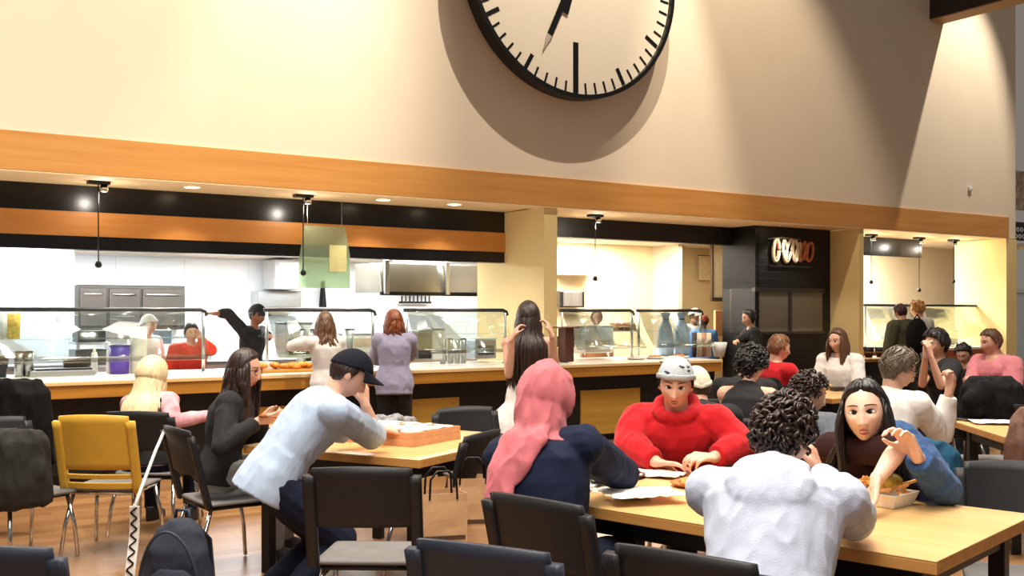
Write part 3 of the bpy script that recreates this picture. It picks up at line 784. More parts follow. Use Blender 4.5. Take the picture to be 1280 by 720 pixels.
for a, b_ in ((300, 420), (515, 574), (726, 800)):
    sa, sb = S(a, .24), S(b_, .24)
    part('wood_panel', MB().ab((sa, .235, .08), (sb, .262, .60)), PW, CO, bevel=.004)
mb = MB(); mb.ab((-4, -.012, CZT - .03 + .0), (CE, .0, CZT - .001))
# second counter at the third opening
C3 = thing('station_counter', 'short serving counter with orange wood front below the right-hand opening', 'counter', fr((0, 0, 0), 0, True))
s3a, s3b = S2 + .12, SE - .02
part('countertop', MB().ab((s3a, .75, .90), (s3b, 1.6, .94)), WTOP, C3, bevel=.004)
part('front_panel', MB().ab((s3a, .80, .1), (s3b, .85, .90)), wood('station_wood', '#c9702b', '#b4611f', 'x', .8, .4), C3)
part('cabinet_body', MB().ab((s3a, .85, 0), (s3b, 1.55, .90)), BLACKM, C3)
mb = MB(); mb.box((S(1086, .7), .8, .46), (1.2, .5, .9)) 
TB_ = thing('display_table', 'wooden demonstration counter with bowls left of the olive jacket', 'counter', fr((S(1092, .2), .25, 0), 0, True))
part('top', MB().box((0, 0, .84), (1.5, .6, .05)), APW, TB_, bevel=.006); part('cabinet', MB().box((0, 0, .41), (1.4, .5, .81)), BLACKT, TB_)

# back counter in the kitchen
BC = thing('kitchen_back_counter', 'steel back counter along the white kitchen wall behind the serving line', 'counter', fr((0, 0, 0), 0, True))
part('steel_top', MB().ab((-5, 2.6, .90), (8.4, 3.15, .94)), STEEL, BC, bevel=.004); part('cabinet', MB().ab((-5, 2.65, 0), (8.4, 3.1, .90)), WHITEP, BC)

# ---------------------------------------------------------------- soffit lights and hanging heat lamps
def downlight(px, t, z, label, grp, mm=LAMPW, r_=.075):
    o = thing('downlight', label, 'ceiling light', fr((S(px, t), t, z), 0, True), grp)
    part('trim_ring', MB().lathe([(r_, -.002), (r_ + .02, -.004), (r_ + .02, .0), (r_, .0)], closed=True), WHITEP, o, True)
    part('lens', MB().lathe([(.001, -.006), (r_ * .7, -.005), (r_, -.001), (.001, -.001)]), mm, o, True)
    return o
SD = [(240, 'recessed downlight in the soffit above the waving staff member'), (479, 'recessed downlight in the soffit left of the lone downlight beside the middle pier'), (568, 'recessed downlight in the soffit nearest the left of the middle pier'), (979, 'recessed downlight in the soffit above the ring sign')]
for px, lb in SD: downlight(px, 1.0 if px < 900 else .85, ZF0 - .001, lb, 'soffit downlights')
for px, t, lb in ((712, 2.2, 'ceiling light beside the middle pier inside the servery'), (802, 2.6, 'ceiling light at the centre of the servery ceiling'), (868, 2.5, 'ceiling light nearest the menu frame in the servery')):
    downlight(px, t, 2.579, lb, 'servery ceiling lights', LAMPW, .13)
def heat_lamp(px, py, t, ztop, label, spot=True):
    o = thing('pendant_heat_lamp', label, 'pendant lamp', fr((S(px, t), t, ztop), 0, True), 'hanging heat lamps over the counters')
    zb = Z(px, py, t) - ztop
    part('canopy', MB().box((0, 0, -.015), (.20, .10, .03)), BLACKM, o, bevel=.004)
    part('spot_head', MB().lathe([(.03, -.03), (.04, -.07), (.045, -.10), (.03, -.10)], (.05, 0, 0), 16, True), CHROME, o, True)
    part('cord', MB().tube([(0, 0, -.03), (0, 0, zb + .04)], .006, 6), BLACKM, o, True)
    part('bulb', MB().lathe([(.008, zb + .05), (.02, zb + .045), (.032, zb + .02), (.03, zb), (.015, zb - .012), (.002, zb - .014)], n=16), BLACKM, o, True)
for a in ((123, 333, 1.0, ZF0, 'hanging heat lamp over the counter at the far left'), (379, 343, 1.0, ZF0, 'hanging heat lamp in front of the green glass panel'), (744, 350, 1.1, ZF0, 'hanging heat lamp just right of the middle pier'),
          (1089, 354, 1.3, ZF0, 'hanging heat lamp at the left end of the right-hand station'), (1149, 364, 1.3, ZF0, 'hanging heat lamp above the olive jacket'), (1192, 353, 1.3, ZF0, 'hanging heat lamp against the yellow end pier')): heat_lamp(*a)
# green glass sign panel
GT = 1.22; GG = glass('green_glass', '#d9ead0', .74, .15)
gs0, gs1, gz0, gz1 = S(374, GT), S(437, GT), Z(405, 360, GT), Z(405, 283, GT)
o = thing('hanging_sign', 'pale green glass panel hanging before the black header, with a yellow square', 'glass panel', fr(((gs0 + gs1) / 2, GT, gz0), 0, True))
w_, h_ = gs1 - gs0, gz1 - gz0
part('pane', MB().add([(x, y, z) for y in (-.008, .008) for x, z in ((-w_ / 2, 0), (w_ / 2, 0), (w_ / 2, h_ * .55), (w_ / 2 - .06, h_), (-w_ / 2 + .06, h_), (-w_ / 2, h_ * .45))],
     [(0, 1, 2, 3, 4, 5), (11, 10, 9, 8, 7, 6)] + [(i, 6 + i, 6 + (i + 1) % 6, (i + 1) % 6) for i in range(6)]), GG, o)
part('yellow_square', MB().ab((.05, -.016, h_ * .27), (.25, -.009, h_ * .70)), mat('pale_yellow_card', '#ece9a6', .6), o)
for x in (-.2, .2): part('cable', MB().tube([(x, 0, h_ - .05), (x, 0, ZF0 - gz0)], .003, 6), STEEL, o)

# ---------------------------------------------------------------- sneeze guards
def guard(px0, px1, t, label, zt=1.53, base=CZT, posts=(0, 1)):
    a, b_ = S(px0, t), S(px1, t); L_ = b_ - a
    o = thing('sneeze_guard', label, 'sneeze guard', fr(((a + b_) / 2, t, base), 0, True), 'glass sneeze guards on the serving line')
    h = zt - base
    part('top_rail', MB().tube([(-L_ / 2, 0, h), (L_ / 2 - .06, 0, h), (L_ / 2 - .015, 0, h - .02), (L_ / 2, 0, h - .06)], .021, 8), mat('rail_grey', '#4a4b4d', .3, .8), o, True)
    for k in range(max(2, int(L_ / 1.1) + 1)):
        x = -L_ / 2 + .03 + (L_ - .06) * k / max(1, int(L_ / 1.1))
        part('post', MB().tube([(x, 0, 0), (x, 0, h - .02)], .016, 8).lathe([(.001, 0), (.035, 0), (.035, .012), (.001, .012)], (x, 0, 0), 12), STEEL, o, True)
    part('front_glass', MB().sheet(lambda u, v: (-L_ / 2 + .04 + u * (L_ - .08), -.30 * (1 - v) ** 1.5 - .01, .14 + v * (h - .15)), 2, 8, .006), CLEAR, o, True)
    part('glass_shelf', MB().ab((-L_ / 2 + .04, -.02, h * .55), (L_ / 2 - .04, .32, h * .55 + .008)), CLEAR, o)
    return o
guard(-60, 258, .75, 'glass sneeze guard over the left end of the counter, before the purple container'); guard(330, 469, .75, 'glass sneeze guard in front of the bread tray between two standing women')
guard(505, 634, .75, 'glass sneeze guard that ends at the cream middle pier'); guard(700, 792, .85, 'glass sneeze guard over the white printer right of the middle pier'); guard(796, 878, .85, 'glass sneeze guard over the sandwich display')
guard(1080, 1146, 1.15, 'glass sneeze guard left of the olive jacket at the right-hand station', 1.62, .94); guard(1152, 1232, 1.15, 'glass sneeze guard at the far right station by the yellow pier', 1.62, .94)
# ---------------------------------------------------------------- kitchen equipment and counter goods
def WK(px, py, t):                      # wall-frame point under a pixel at depth plane t
    return (S(px, t), t, Z(px, py, t))
# dark steel ovens behind the line
kt = 4.85; a, b_ = S(94, kt), S(226, kt); z0, z1 = Z(160, 412, kt), Z(160, 357, kt)
o = thing('oven_bank', 'bank of dark grey steel ovens set in the white kitchen wall', 'oven', fr(((a + b_) / 2, kt - .1, z0), 0, True)); L_ = b_ - a
part('housing', MB().ab((-L_ / 2, -.1, 0), (L_ / 2, .24, z1 - z0)), STEELD, o, bevel=.01)
for i, (u, v) in enumerate(((0, .26), (.26, .57), (.57, 1))):
    p = part('oven_door', MB().ab((-L_ / 2 + u * L_ + .02, -.13, .05), (-L_ / 2 + v * L_ - .02, -.10, z1 - z0 - .04)), mat('oven_door', '#6c665f', .3, .7, var=.12, scale=3), o, bevel=.01)
    part('handle', MB().tube([(-L_ / 2 + u * L_ + .06, -.15, z1 - z0 - .12), (-L_ / 2 + v * L_ - .06, -.15, z1 - z0 - .12)], .012, 8), CHROME, p, True)
def rack(px0, px1, py0, py1, t, label, grp=None):
    a, b_ = S(px0, t), S(px1, t); z0, z1 = Z((px0 + px1) / 2, py1, t), Z((px0 + px1) / 2, py0, t); L_ = b_ - a; h = z1 - z0
    o = thing('equipment_stand', label, 'kitchen stand', fr(((a + b_) / 2, t, z0), 0, True), grp)
    part('cabinet', MB().ab((-L_ / 2, -.2, 0), (L_ / 2, .2, h * .46)), STEELD, o, bevel=.01)
    part('upper_shelf', MB().ab((-L_ / 2, -.2, h * .62), (L_ / 2, .2, h * .68)), STEEL, o, bevel=.005)
    part('grill_box', MB().ab((-L_ / 2 + .03, -.16, h * .68), (L_ / 2 - .03, .16, h)), BLACKM, o, bevel=.01)
    for x in (-1, 1): part('post', MB().ab((x * (L_ / 2 - .03) - .015, -.19, h * .46), (x * (L_ / 2 - .03) + .015, -.16, h * .62)), STEEL, o)
rack(90, 132, 413, 457, 2.8, 'black and steel grill stand on the back counter left of the purple container')
def box_goods(name, label, cat, px0, px1, py0, py1, t, m, dep=.2, grp=None, bevel=.01, lid=None, front=None):
    a, b_ = S(px0, t), S(px1, t); pm = (px0 + px1) / 2; z0, z1 = Z(pm, py1, t), Z(pm, py0, t); L_ = b_ - a; h = z1 - z0
    o = thing(name, label, cat, fr(((a + b_) / 2, t, z0), 0, True), grp)
    part('body', MB().ab((-L_ / 2, -dep / 2, 0), (L_ / 2, dep / 2, h)), m, o, bevel=bevel)
    if lid: part('lid', MB().ab((-L_ / 2 - .005, -dep / 2 - .005, h), (L_ / 2 + .005, dep / 2 + .005, h + lid[1])), lid[0], o, bevel=.004)
    if front: part('front_panel', MB().ab((-L_ / 2 * .75, -dep / 2 - .012, h * front[1]), (L_ / 2 * .75, -dep / 2, h * front[2])), front[0], o, bevel=.004)
    return o
def can(name, label, cat, px, py0, py1, wpx, t, m, grp=None, lid=None, taper=1.0, base=None):
    D = DW(px, t); r_ = wpx / 2 * D / F; z1 = Z(px, py0, t); z0 = base if base is not None else Z(px, py1, t); h = z1 - z0
    o = thing(name, label, cat, fr((S(px, t), t, z0), 0, True), grp)
    part('body', MB().lathe([(.002, 0), (r_ * taper, 0), (r_ * (1 + taper) / 2, h * .5), (r_, h), (r_ * .92, h), (r_ * .9 * taper, .012), (.002, .012)]), m, o, True)
    if lid: part('lid', MB().lathe([(.002, h + .012), (r_ * .5, h + .012), (r_ * 1.03, h + .004), (r_ * 1.03, h - .004), (.002, h - .004)]), lid, o, True)
    return o
ct = .95
can('container', 'purple round container with carry rim on the counter beside the white cylinder', 'container', 149, 432, 457, 25, ct, mat('purple_plastic', '#5636a8', .4), None, mat('purple_dark', '#3d2780', .4), .92, CZT)
can('dispenser', 'tall cream cylinder dispenser standing right of the purple container', 'dispenser', 173, 410, 455, 20, ct, mat('cream_plastic', '#eadfd0', .4), None, mat('cream_lid', '#d9cbb8', .4), 1.0, CZT)
for px, lb in ((24, 'left one of the two steel canisters at the left end of the counter'), (36, 'right one of the two steel canisters at the left end of the counter')):
    can('canister', lb, 'canister', px, 440, 458, 11, ct, STEEL, 'steel canisters at the left counter end', BLACKM, 1.0, CZT)
can('bowl', 'black bowl at the extreme left of the counter', 'bowl', 2, 445, 458, 18, ct, BLACKP, None, None, .6, CZT)
o = thing('griddle', 'low grey griddle with dark plates on the counter left of the purple container', 'griddle', fr((S(75, ct), ct, CZT), 0, True))
part('body', MB().ab((-.28, -.15, 0), (.28, .15, .055)), STEEL, o, bevel=.008); part('plate', MB().ab((-.22, -.12, .055), (.26, .12, .07)), BLACKM, o, bevel=.004); part('back_splash', MB().ab((.05, .10, .07), (.28, .15, .14)), STEELD, o, bevel=.005)
def bottle(label, px, py0, t, m, r_=.03, grp='squeeze bottles behind the left guard', base=CZT):
    z1 = Z(px, py0, t) - base
    o = thing('squeeze_bottle', label, 'bottle', fr((S(px, t), t, base), 0, True), grp)
    part('body', MB().lathe([(.002, 0), (r_, 0), (r_, z1 * .65), (r_ * .8, z1 * .75), (.002, z1 * .76)], n=14), m, o, True); part('nozzle', MB().lathe([(r_ * .6, z1 * .75), (r_ * .5, z1 * .8), (.004, z1), (.002, z1)], n=12), m, o, True)
WB = mat('bottle_white', '#e2ded6', .35)
for px, py, lb in ((137, 428, 'white squeeze bottle left of the purple container'), (160, 424, 'white squeeze bottle between the purple container and the cream cylinder'), (118, 432, 'white squeeze bottle in front of the grill stand')):
    bottle(lb, px, py, 1.15, WB)
# goods on the glass shelf at the far left
can('food_tub', 'clear tub of yellow food on the guard shelf at the far left', 'tub', 17, 392, 410, 16, .88, mat('yellow_food', '#e3bf4a', .6, var=.3, scale=40), None, None, .9, CZT + .345)
can('food_tub', 'white tub on the guard shelf at the far left', 'tub', 5, 392, 410, 9, .88, WHITEP, None, None, .9, CZT + .345)
can('food_tub', 'small white tub on the guard shelf above the griddle', 'tub', 75, 395, 409, 9, .88, WHITEP, None, None, .9, CZT + .345)
# stacked papers above purple container
box_goods('menu_stand', 'blue and white printed card stand left of the cook in red', 'card stand', 190, 214, 412, 430, 2.7, mat('blue_card', '#8fc3e0', .5, var=.3, scale=12), .06)
# bread tray
bt = .42; o = thing('bread_tray', 'wooden tray of golden bread pieces on the counter below the waving staff member', 'tray', fr((S(358, bt), bt, CZT), 0, True))
part('tray', MB().ab((-.42, -.17, 0), (.42, .17, .03)), APW, o, bevel=.006); rg = random.Random(5)
for i in range(34):
    x, y = rg.uniform(-.36, .36), rg.uniform(-.12, .12)
    part('bread', MB().ell((x, y, .052 + rg.uniform(0, .02)), (rg.uniform(.04, .06), .03, .028), Matrix.Rotation(rg.uniform(0, 3), 3, 'Z'), 10, 8), mat('bread_gold', '#d98a35', .6, var=.35, scale=30, bump=.3), o, True)
for px, lb, mm in ((330, 'white bowl left of the bread tray', WHITEP), (392, 'white bowl right of the bread tray', WHITEP)):
    can('bowl', lb, 'bowl', px, 452, 460, 20, .75, mm, 'bowls beside the bread tray', None, .6, CZT)
# equipment behind the middle guards
box_goods('coffee_machine', 'white and steel coffee machine behind the two women at the counter', 'coffee machine', 350, 384, 405, 447, 1.1, WHITEP, .3, None, .015, (STEEL, .02), (BLACKM, .1, .55))
for i, (px, lb) in enumerate(((388, 'black blender jar left of the woman in pale grey'), (376, 'steel blender jar beside the coffee machine'), (437, 'glass jar right of the brown-haired woman in pale grey'))):
    can('blender_jar', lb, 'jar', px, 412, 456, 13, 1.0, [BLACKP, STEEL, STEEL][i], 'jars behind the guard', BLACKM, .85, CZT)
box_goods('food_warmer', 'long white food warmer behind the two women at the counter', 'food warmer', 430, 470, 418, 446, 1.1, WHITEP, .3, None, .01, (STEEL, .015), (mat('warm_pan', '#c9b6a0', .4), .45, .85))
box_goods('coffee_brewer', 'black coffee brewer right of the auburn-haired woman', 'coffee machine', 517, 533, 416, 448, 1.1, BLACKP, .25, None, .01, (STEEL, .03), (STEELD, .5, .9))
box_goods('milk_dispenser', 'white upright dispenser beside the black coffee brewer', 'dispenser', 534, 549, 412, 449, 1.1, WHITEP, .25, None, .01, (STEEL, .015))
for i, px in enumerate((554, 563, 571, 579)):
    can('cutlery_can', ['leftmost steel cutlery can before the middle pier', 'second steel cutlery can from the white dispenser', 'third steel cutlery can from the white dispenser', 'rightmost steel cutlery can before the middle pier'][i], 'can', px, 424, 449, 8, 1.0, STEEL, 'cutlery cans before the middle pier', BLACKM if i in (1, 3) else WHITEP, .9, CZT)
box_goods('pan_rack', 'steel tray rack with bowls beside the middle pier', 'rack', 586, 612, 424, 448, 1.1, STEEL, .3, None, .01, (WHITEP, .02), (STEELD, .2, .7))
# pot rack on the back wall right part
o = thing('utensil_rack', 'black rail of hanging utensils on the kitchen wall right of the auburn-haired woman', 'rack', fr((S(519, 4.9), 4.9, Z(519, 378, 4.9)), 0, True))
part('rail', MB().box((0, 0, 0), (.55, .03, .03)), BLACKM, o)
for i in range(8):
    x = -.24 + i * .068; part('utensil', MB().tube([(x, -.02, .0), (x, -.02, .1 + .02 * (i % 3))], .012, 6).box((x, -.02, .15), (.045, .012, .07)), STEELD if i % 2 else BLACKM, o)
# steel extraction hood
ht = 3.0; a, b_ = S(464, ht), S(597, ht); z0, z1 = Z(530, 366, ht), Z(530, 331, ht); L_ = b_ - a
o = thing('extractor_hood', 'brushed steel extractor hood hanging in the kitchen left of the middle pier', 'extractor hood', fr(((a + b_) / 2, ht, z0), 0, True))
part('canopy', MB().add([(-L_ / 2, -.3, 0), (L_ / 2, -.3, 0), (L_ / 2, .5, 0), (-L_ / 2, .5, 0), (-L_ / 2, -.22, z1 - z0), (L_ / 2, -.22, z1 - z0), (L_ / 2, .5, z1 - z0), (-L_ / 2, .5, z1 - z0)], [(3, 2, 1, 0), (4, 5, 6, 7), (0, 1, 5, 4), (1, 2, 6, 5), (2, 3, 7, 6), (3, 0, 4, 7)]), mat('hood_steel', '#8f8a7c', .3, .8, var=.08, scale=3), o, bevel=.006)
part('dark_rim', MB().ab((-L_ / 2 - .01, -.32, -.045), (L_ / 2 - .2, -.27, 0)), BLACKM, o)
part('duct', MB().ab((-.3, 0, z1 - z0), (.3, .4, KZ - z0)), STEEL, o)
for x in (-L_ / 2 + .02, .1): part('bracket', MB().ab((x, -.36, -.03), (x + .07, -.31, z1 - z0 + .03)), STEEL, o, bevel=.01)
# wall cupboard behind the glass panel
box_goods('wall_cupboard', 'pale grey wall cupboard behind the green glass panel', 'cupboard', 336, 374, 326, 362, 4.7, mat('cupboard_grey', '#c3c6c8', .4), .5, None, .01, None, (WHITEP, .08, .92))
box_goods('steel_shelf', 'steel shelf unit below the wall cupboard, behind the waving staff member', 'shelf', 318, 372, 364, 384, 4.8, STEEL, .3, None, .01)
o = thing('hanging_cloth', 'black cloth hanging on the kitchen wall under the green glass panel', 'cloth', fr((S(403, 4.9), 4.9, Z(403, 384, 4.9)), 0, True))
part('fabric', MB().sheet(lambda u, v: (.10 * (u - .5) * (1.2 - .7 * v), -.02 + .02 * math.sin(u * 9), v * .38), 10, 6, .01), mat('cloth_black', '#18171a', .9), o, True)
# ---- servery behind the second opening
SRV = .95
box_goods('cash_register', 'dark green screen of a till right of the middle pier', 'till', 697, 715, 420, 434, SRV, mat('dark_green', '#22352f', .4), .12, None, .01, None, (BLACKM, .15, .85))
box_goods('label_printer', 'large white printer on the counter right of the middle pier', 'printer', 716, 757, 408, 441, SRV + .1, WHITEP, .34, None, .02, (mat('printer_grey', '#cfd0d0', .4), .012), (mat('printer_slot', '#bba893', .5), .05, .5))
can('cup', 'cream paper cup stack beside the long-haired woman in white', 'cup', 704, 435, 450, 16, .55, mat('cream_cup', '#ead9bb', .6), None, None, .8, CZT)
o = box_goods('cake_stand', 'dark wooden stand beside the long-haired woman in white', 'stand', 702, 713, 409, 452, .45, mat('dark_wood', '#4b2618', .5), .15); 
part('top', MB().box((0, 0, .40), (.24, .2, .02)), mat('stand_top', '#6b3a22', .5), o, bevel=.004)
for i, (z_, lb) in enumerate(((.0, 'cardboard tray of wraps on the guard shelf, lower of two'), (.06, 'cardboard tray of wraps on the guard shelf, upper of two'))):
    o = thing('sandwich_tray', lb, 'tray', fr((S(778, 1.05), 1.05, CZT + .345 + z_), .05 * i, True), 'wrap trays on the guard shelf')
    part('tray', MB().ab((-.20, -.12, 0), (.20, .12, .012)), mat('cardboard', '#c08a63', .7), o, bevel=.003)
    for k in range(4): part('wrap', MB().capsule((-.14 + k * .09, -.08, .034), (-.12 + k * .09, .08, .034), .021, .021, 10), mat('wrap_bread', '#dcb28a', .6, var=.2, scale=30), o, True)
for i, (px, lb) in enumerate(((795, 'white plate of food on the counter right of the printer'), (818, 'white plate of food near the blue bags'), (848, 'plate of pastries left of the tall cup stacks'))):
    o = thing('serving_plate', lb, 'plate', fr((S(px, .6), .6, CZT), 0, True), 'plates along the servery counter')
    part('plate', MB().lathe([(.002, .004), (.08, .004), (.13, .022), (.135, .026), (.13, .017), (.08, 0), (.002, 0)]), WHITEP, o, True)
    for k in range(7): part('food', MB().ell((.05 * math.cos(k * .9), .05 * math.sin(k * .9), .03), (.03, .026, .022), None, 8, 6), mat(['food_white', 'food_tan', 'food_orange'][i], ['#e9e2d5', '#c99e6c', '#d9813c'][i], .6, var=.2), o, True)
for i, px in enumerate((868, 874, 880, 886)):
    can('cup_stack', ['leftmost tall paper cup stack at the end of the counter', 'second tall paper cup stack from the left at the counter end', 'third tall paper cup stack from the left at the counter end', 'rightmost tall paper cup stack beside the white bowl'][i], 'cup stack', px, 416, 443, 6.5, .65, mat(['cup_dark', 'cup_cream', 'cup_tan', 'cup_cream2'][i], ['#3b2a22', '#e6d9c6', '#b58f74', '#ded0bb'][i], .6), 'paper cup stacks at the counter end', None, .85, CZT)
can('bowl', 'large white bowl at the right end of the counter', 'bowl', 899, 428, 444, 20, .6, WHITEP, None, None, .6, CZT)
for px, lb in ((832, 'pale blue bag standing left of the other blue bag on the counter'), (852, 'pale blue bag standing nearer the tall cup stacks')):
    z1 = Z(px, 391, 1.0) - CZT
    o = thing('blue_bag', lb, 'bag', fr((S(px, 1.15), 1.15, CZT), 0, True), 'blue bags on the counter')
    mb = MB(); mb.loft([(V((0, 0, z)), V((1, 0, 0)), V((0, 1, 0)), a, b_) for z, a, b_ in ((0, .08, .07), (.02, .12, .09), (z1 * .4, .13, .09), (z1 * .7, .09, .06), (z1 * .85, .04, .03), (z1, .09, .03))], 20)
    setp(o); remesh(mb, 'sack', mat('bag_blue', '#a9c4de', .6, var=.08), .012, 2, .012, 10, parent=o); part('tie', MB().lathe([(.035, z1 * .83), (.048, z1 * .85), (.035, z1 * .87), (.025, z1 * .85)], n=14, closed=True), mat('tie_dark', '#3c3f55', .6), o, True)
# wall things in the servery
box_goods('pass_through', 'grey shuttered pass-through window in the servery beside the middle pier', 'hatch', 697, 728, 364, 384, 3.4, STEELD, .12, None, .01, None, (mat('shutter', '#8b857c', .4, .5, var=.2, scale=30, stretch=(1, 1, .05)), .06, .94))
box_goods('wall_shelf', 'white shelf unit with blue tubs on the servery wall', 'shelf', 698, 742, 336, 344, 3.35, mat('shelf_white', '#e3e4e2', .5, var=.1), .25)
# hanging frame
t_ = 2.6; a, b_ = S(891, t_), S(914, t_); z0, z1 = Z(900, 372, t_), Z(900, 302, t_)
o = thing('menu_sign', 'tall dark-framed menu board with orange squiggles hanging left of the black bay', 'menu board', fr(((a + b_) / 2, t_, z0), 0, True)); L_ = b_ - a; h = z1 - z0
part('board', MB().ab((-L_ / 2, 0, 0), (L_ / 2, .02, h)), mat('menu_cream', '#e5d6ae', .7), o)
part('frame', MB().ab((-L_ / 2 - .03, -.02, -.03), (-L_ / 2, .03, h)).ab((-L_ / 2 - .03, -.02, -.06), (L_ / 2 + .03, .03, 0)).ab((L_ / 2, -.02, -.03), (L_ / 2 + .02, .03, h)), mat('frame_bronze', '#4a3a2a', .5), o)
for zz in (.45, .66): part('squiggle', MB().tube([(.06 + .03 * math.sin(k * 1.9), -.012, h * zz + k * .022) for k in range(9)], .014, 6), mat('orange_ink', '#d08328', .6), o, True)
part('hanger', MB().ab((-.01, 0, h), (.01, .02, 2.58 - z0)), BLACKM, o)
t_ = 3.42; box_goods('wall_board', 'cream notice board on the wall left of the tall menu frame', 'notice board', 874, 889, 320, 350, t_, mat('notice_cream', '#ead9ae', .7), .04, None, .004, (BLACKM, .01))
box_goods('orange_panel', 'peach panel on the servery wall below the menu frame', 'panel', 893, 918, 388, 420, 2.4, mat('peach_panel', '#e0a878', .6), .05)
# ---- oven niche and ring sign in the black bay
L_ = OV1 - OV0; h = OZ1 - OZ0
o = thing('glass_oven', 'wide glass-fronted oven with two panes and grey frame in the black tiled bay', 'oven', fr(((OV0 + OV1) / 2, BT, OZ0), 0, True))
part('cavity', MB().ab((-L_ / 2, .45, 0), (L_ / 2, .5, h)).ab((-L_ / 2, .04, 0), (L_ / 2, .5, .03)), mat('oven_grey', '#6e6a5e', .5, var=.1), o)
part('frame', MB().ab((-L_ / 2 - .02, -.02, h - .05), (L_ / 2 + .02, .04, h + .01)).ab((-.03, -.02, 0), (.03, .04, h)).ab((-L_ / 2 - .02, -.02, -.02), (L_ / 2 + .02, .04, .02)), STEELD, o, bevel=.004)
for sx in (-1, 1): part('pane', MB().ab((min(0, sx * L_ / 2), .0, .02), (max(0, sx * L_ / 2), .008, h - .05)), glass('oven_glass', '#cfc8b4', .7, .08), o)
part('door_panel', MB().ab((-L_ / 2 + .1, .12, .03), (-.12, .15, h - .06)), mat('oven_pale', '#a9a493', .5), o)
can('oven_jar', 'small pale jar inside the right pane of the glass oven', 'jar', 1004, 404, 413, 8, BT + .25, WHITEP, None, None, .8, OZ0 + .031)
RW = mat('sign_cream', '#efe0bd', .5, var=.1, scale=20); RR = mat('sign_rust', '#cf7a50', .5, var=.2, scale=20)
sg0 = S(960, BT); sgc = S(986, BT); zc = Z(986, 314, BT)
o = thing('ring_sign', 'sign of looping cream and rust letters on the black tiled bay', 'sign', fr((sgc, BT, zc), 0, True))
k = DW(986, BT) / F
def sx_(px): return (S(px, BT) - sgc)
def loop(cx, w_, h_, m_, tilt=0, th=.022):
    c = sx_(cx); ww = w_ * 1.12 * k / 2; hh = h_ * k / 2
    return MB().tube([(c + ww * math.cos(a) + tilt * hh * math.sin(a), -.05 - .01 * math.sin(a), hh * math.sin(a)) for a in [2 * PI * i / 24 for i in range(25)]], th, 8), m_
for args in ((967, 10, 27, RW), (967, 5, 20, RR, .05, .012), (978, 6, 26, RW, -.15), (983, 8, 28, RW, .25), (991, 8, 26, RW, -.1), (994, 5, 22, RW, .3, .014), (1000, 6, 24, RR, .25), (1009, 10, 23, RR, .08), (1005, 4, 20, RR, .2, .014)):
    mb, mm = loop(*args); part('letter_loop', mb, mm, o, True)
part('letter_bar', MB().tube([(sx_(957), -.05, .16), (sx_(975), -.05, .185), (sx_(998), -.05, .17)], [.008, .02, .006], 8), mat('sign_grey', '#8d8571', .5), o, True)
part('bracket', MB().ab((sx_(960), -.03, -.235), (sx_(1013), 0, -.215)), STEELD, o)
for px in (965, 985, 1005): part('stud', MB().tube([(sx_(px), -.05, 0), (sx_(px), 0, 0)], .012, 6), STEELD, o)
# third station equipment
for i, (px, lb) in enumerate(((1086, 'dark bowl of salad on the demonstration counter, left'), (1100, 'dark bowl of salad on the demonstration counter, right'))):
    o = can('bowl', lb, 'bowl', px, 434, 442, 14, .25, BLACKP, 'bowls on the demonstration counter', None, .6, .866); part('salad', MB().ell((0, 0, .07), (.07, .07, .03)), mat('salad', '#8a6a3c', .7, var=.5, scale=40), o, True)
box_goods('tray_stack', 'white tray stack behind the right-hand sneeze guard', 'trays', 1100, 1120, 405, 425, 1.35, WHITEP, .3); box_goods('soup_station', 'clear fronted food cabinet at the far right station', 'food cabinet', 1160, 1188, 414, 430, 1.35, mat('cab_white', '#e6e0d2', .4), .3, None, .01, (STEEL, .015), (mat('cab_inner', '#d9cbb2', .4), .1, .8))
# ---------------------------------------------------------------- chairs
def make_chair(label, M, shell, slats=False, seatm=None, arms=False, H=.84, group='stacking chairs'):
    o = thing('dining_chair', label, 'chair', M, group)
    hw = .235
    def back(x, z):                              # concave, slightly reclined back surface
        return -.19 - .10 * (z - .45) / .4 - .035 * (1 - (x / hw) ** 2)
    zb = .545 if slats else .585
    def panel(z0, z1, tp=0.0, wd=hw, th=.014):
        return MB().sheet(lambda u, v: ((u * 2 - 1) * (wd - tp * .02 * v), back((u * 2 - 1) * wd, z0 + (z1 - z0) * v), z0 + (z1 - z0) * v + (.012 * (1 - (u * 2 - 1) ** 2) if v > .99 and z1 > .8 else 0)), 20, 8, th)
    part('backrest', panel(zb, H, 1), shell, o, True)
    if slats:
        part('back_slat', panel(.487, .514), shell, o, True); part('back_slat', panel(.425, .46), shell, o, True)
    for sx in (-1, 1):
        part('side_post', MB().sheet(lambda u, v: (sx * (hw - .032 + .05 * u - .02 * v * 0), back(sx * (hw - .01), .40 + (H - .03 - .40) * v) - .006 + .012 * u * 0, .40 + (H - .03 - .40) * v), 3, 10, .030), shell, o, True)
    part('seat', MB().sheet(lambda u, v: ((u * 2 - 1) * (.225 - .02 * v), -.19 + v * .42, .416 - .018 * math.sin(PI * u) * math.sin(PI * min(1, v * 1.1)) - .03 * max(0, v - .8) / .2 * max(0, v - .8)), 16, 16, .018), seatm or shell, o, True)
    part('seat_frame', MB().tube([(-.19, -.17, .391), (-.19, .17, .391), (.19, .17, .391), (.19, -.17, .391), (-.19, -.17, .391)], .012, 8), CHROME if slats else BLACKM, o, True)
    for sx in (-1, 1):
        part('leg', MB().tube([(sx * .19, .16, .391), (sx * .215, .20, .2), (sx * .225, .215, .008)], .0125, 8), CHROME, o, True)
        part('leg', MB().tube([(sx * .19, -.16, .391), (sx * .215, -.22, .2), (sx * .23, -.25, .008)], .0125, 8), CHROME, o, True)
        if arms: part('armrest', MB().tube([(sx * .23, -.20, .62), (sx * .26, -.05, .65), (sx * .26, .12, .65)], .014, 8), BLACKM, o, True)
    return o
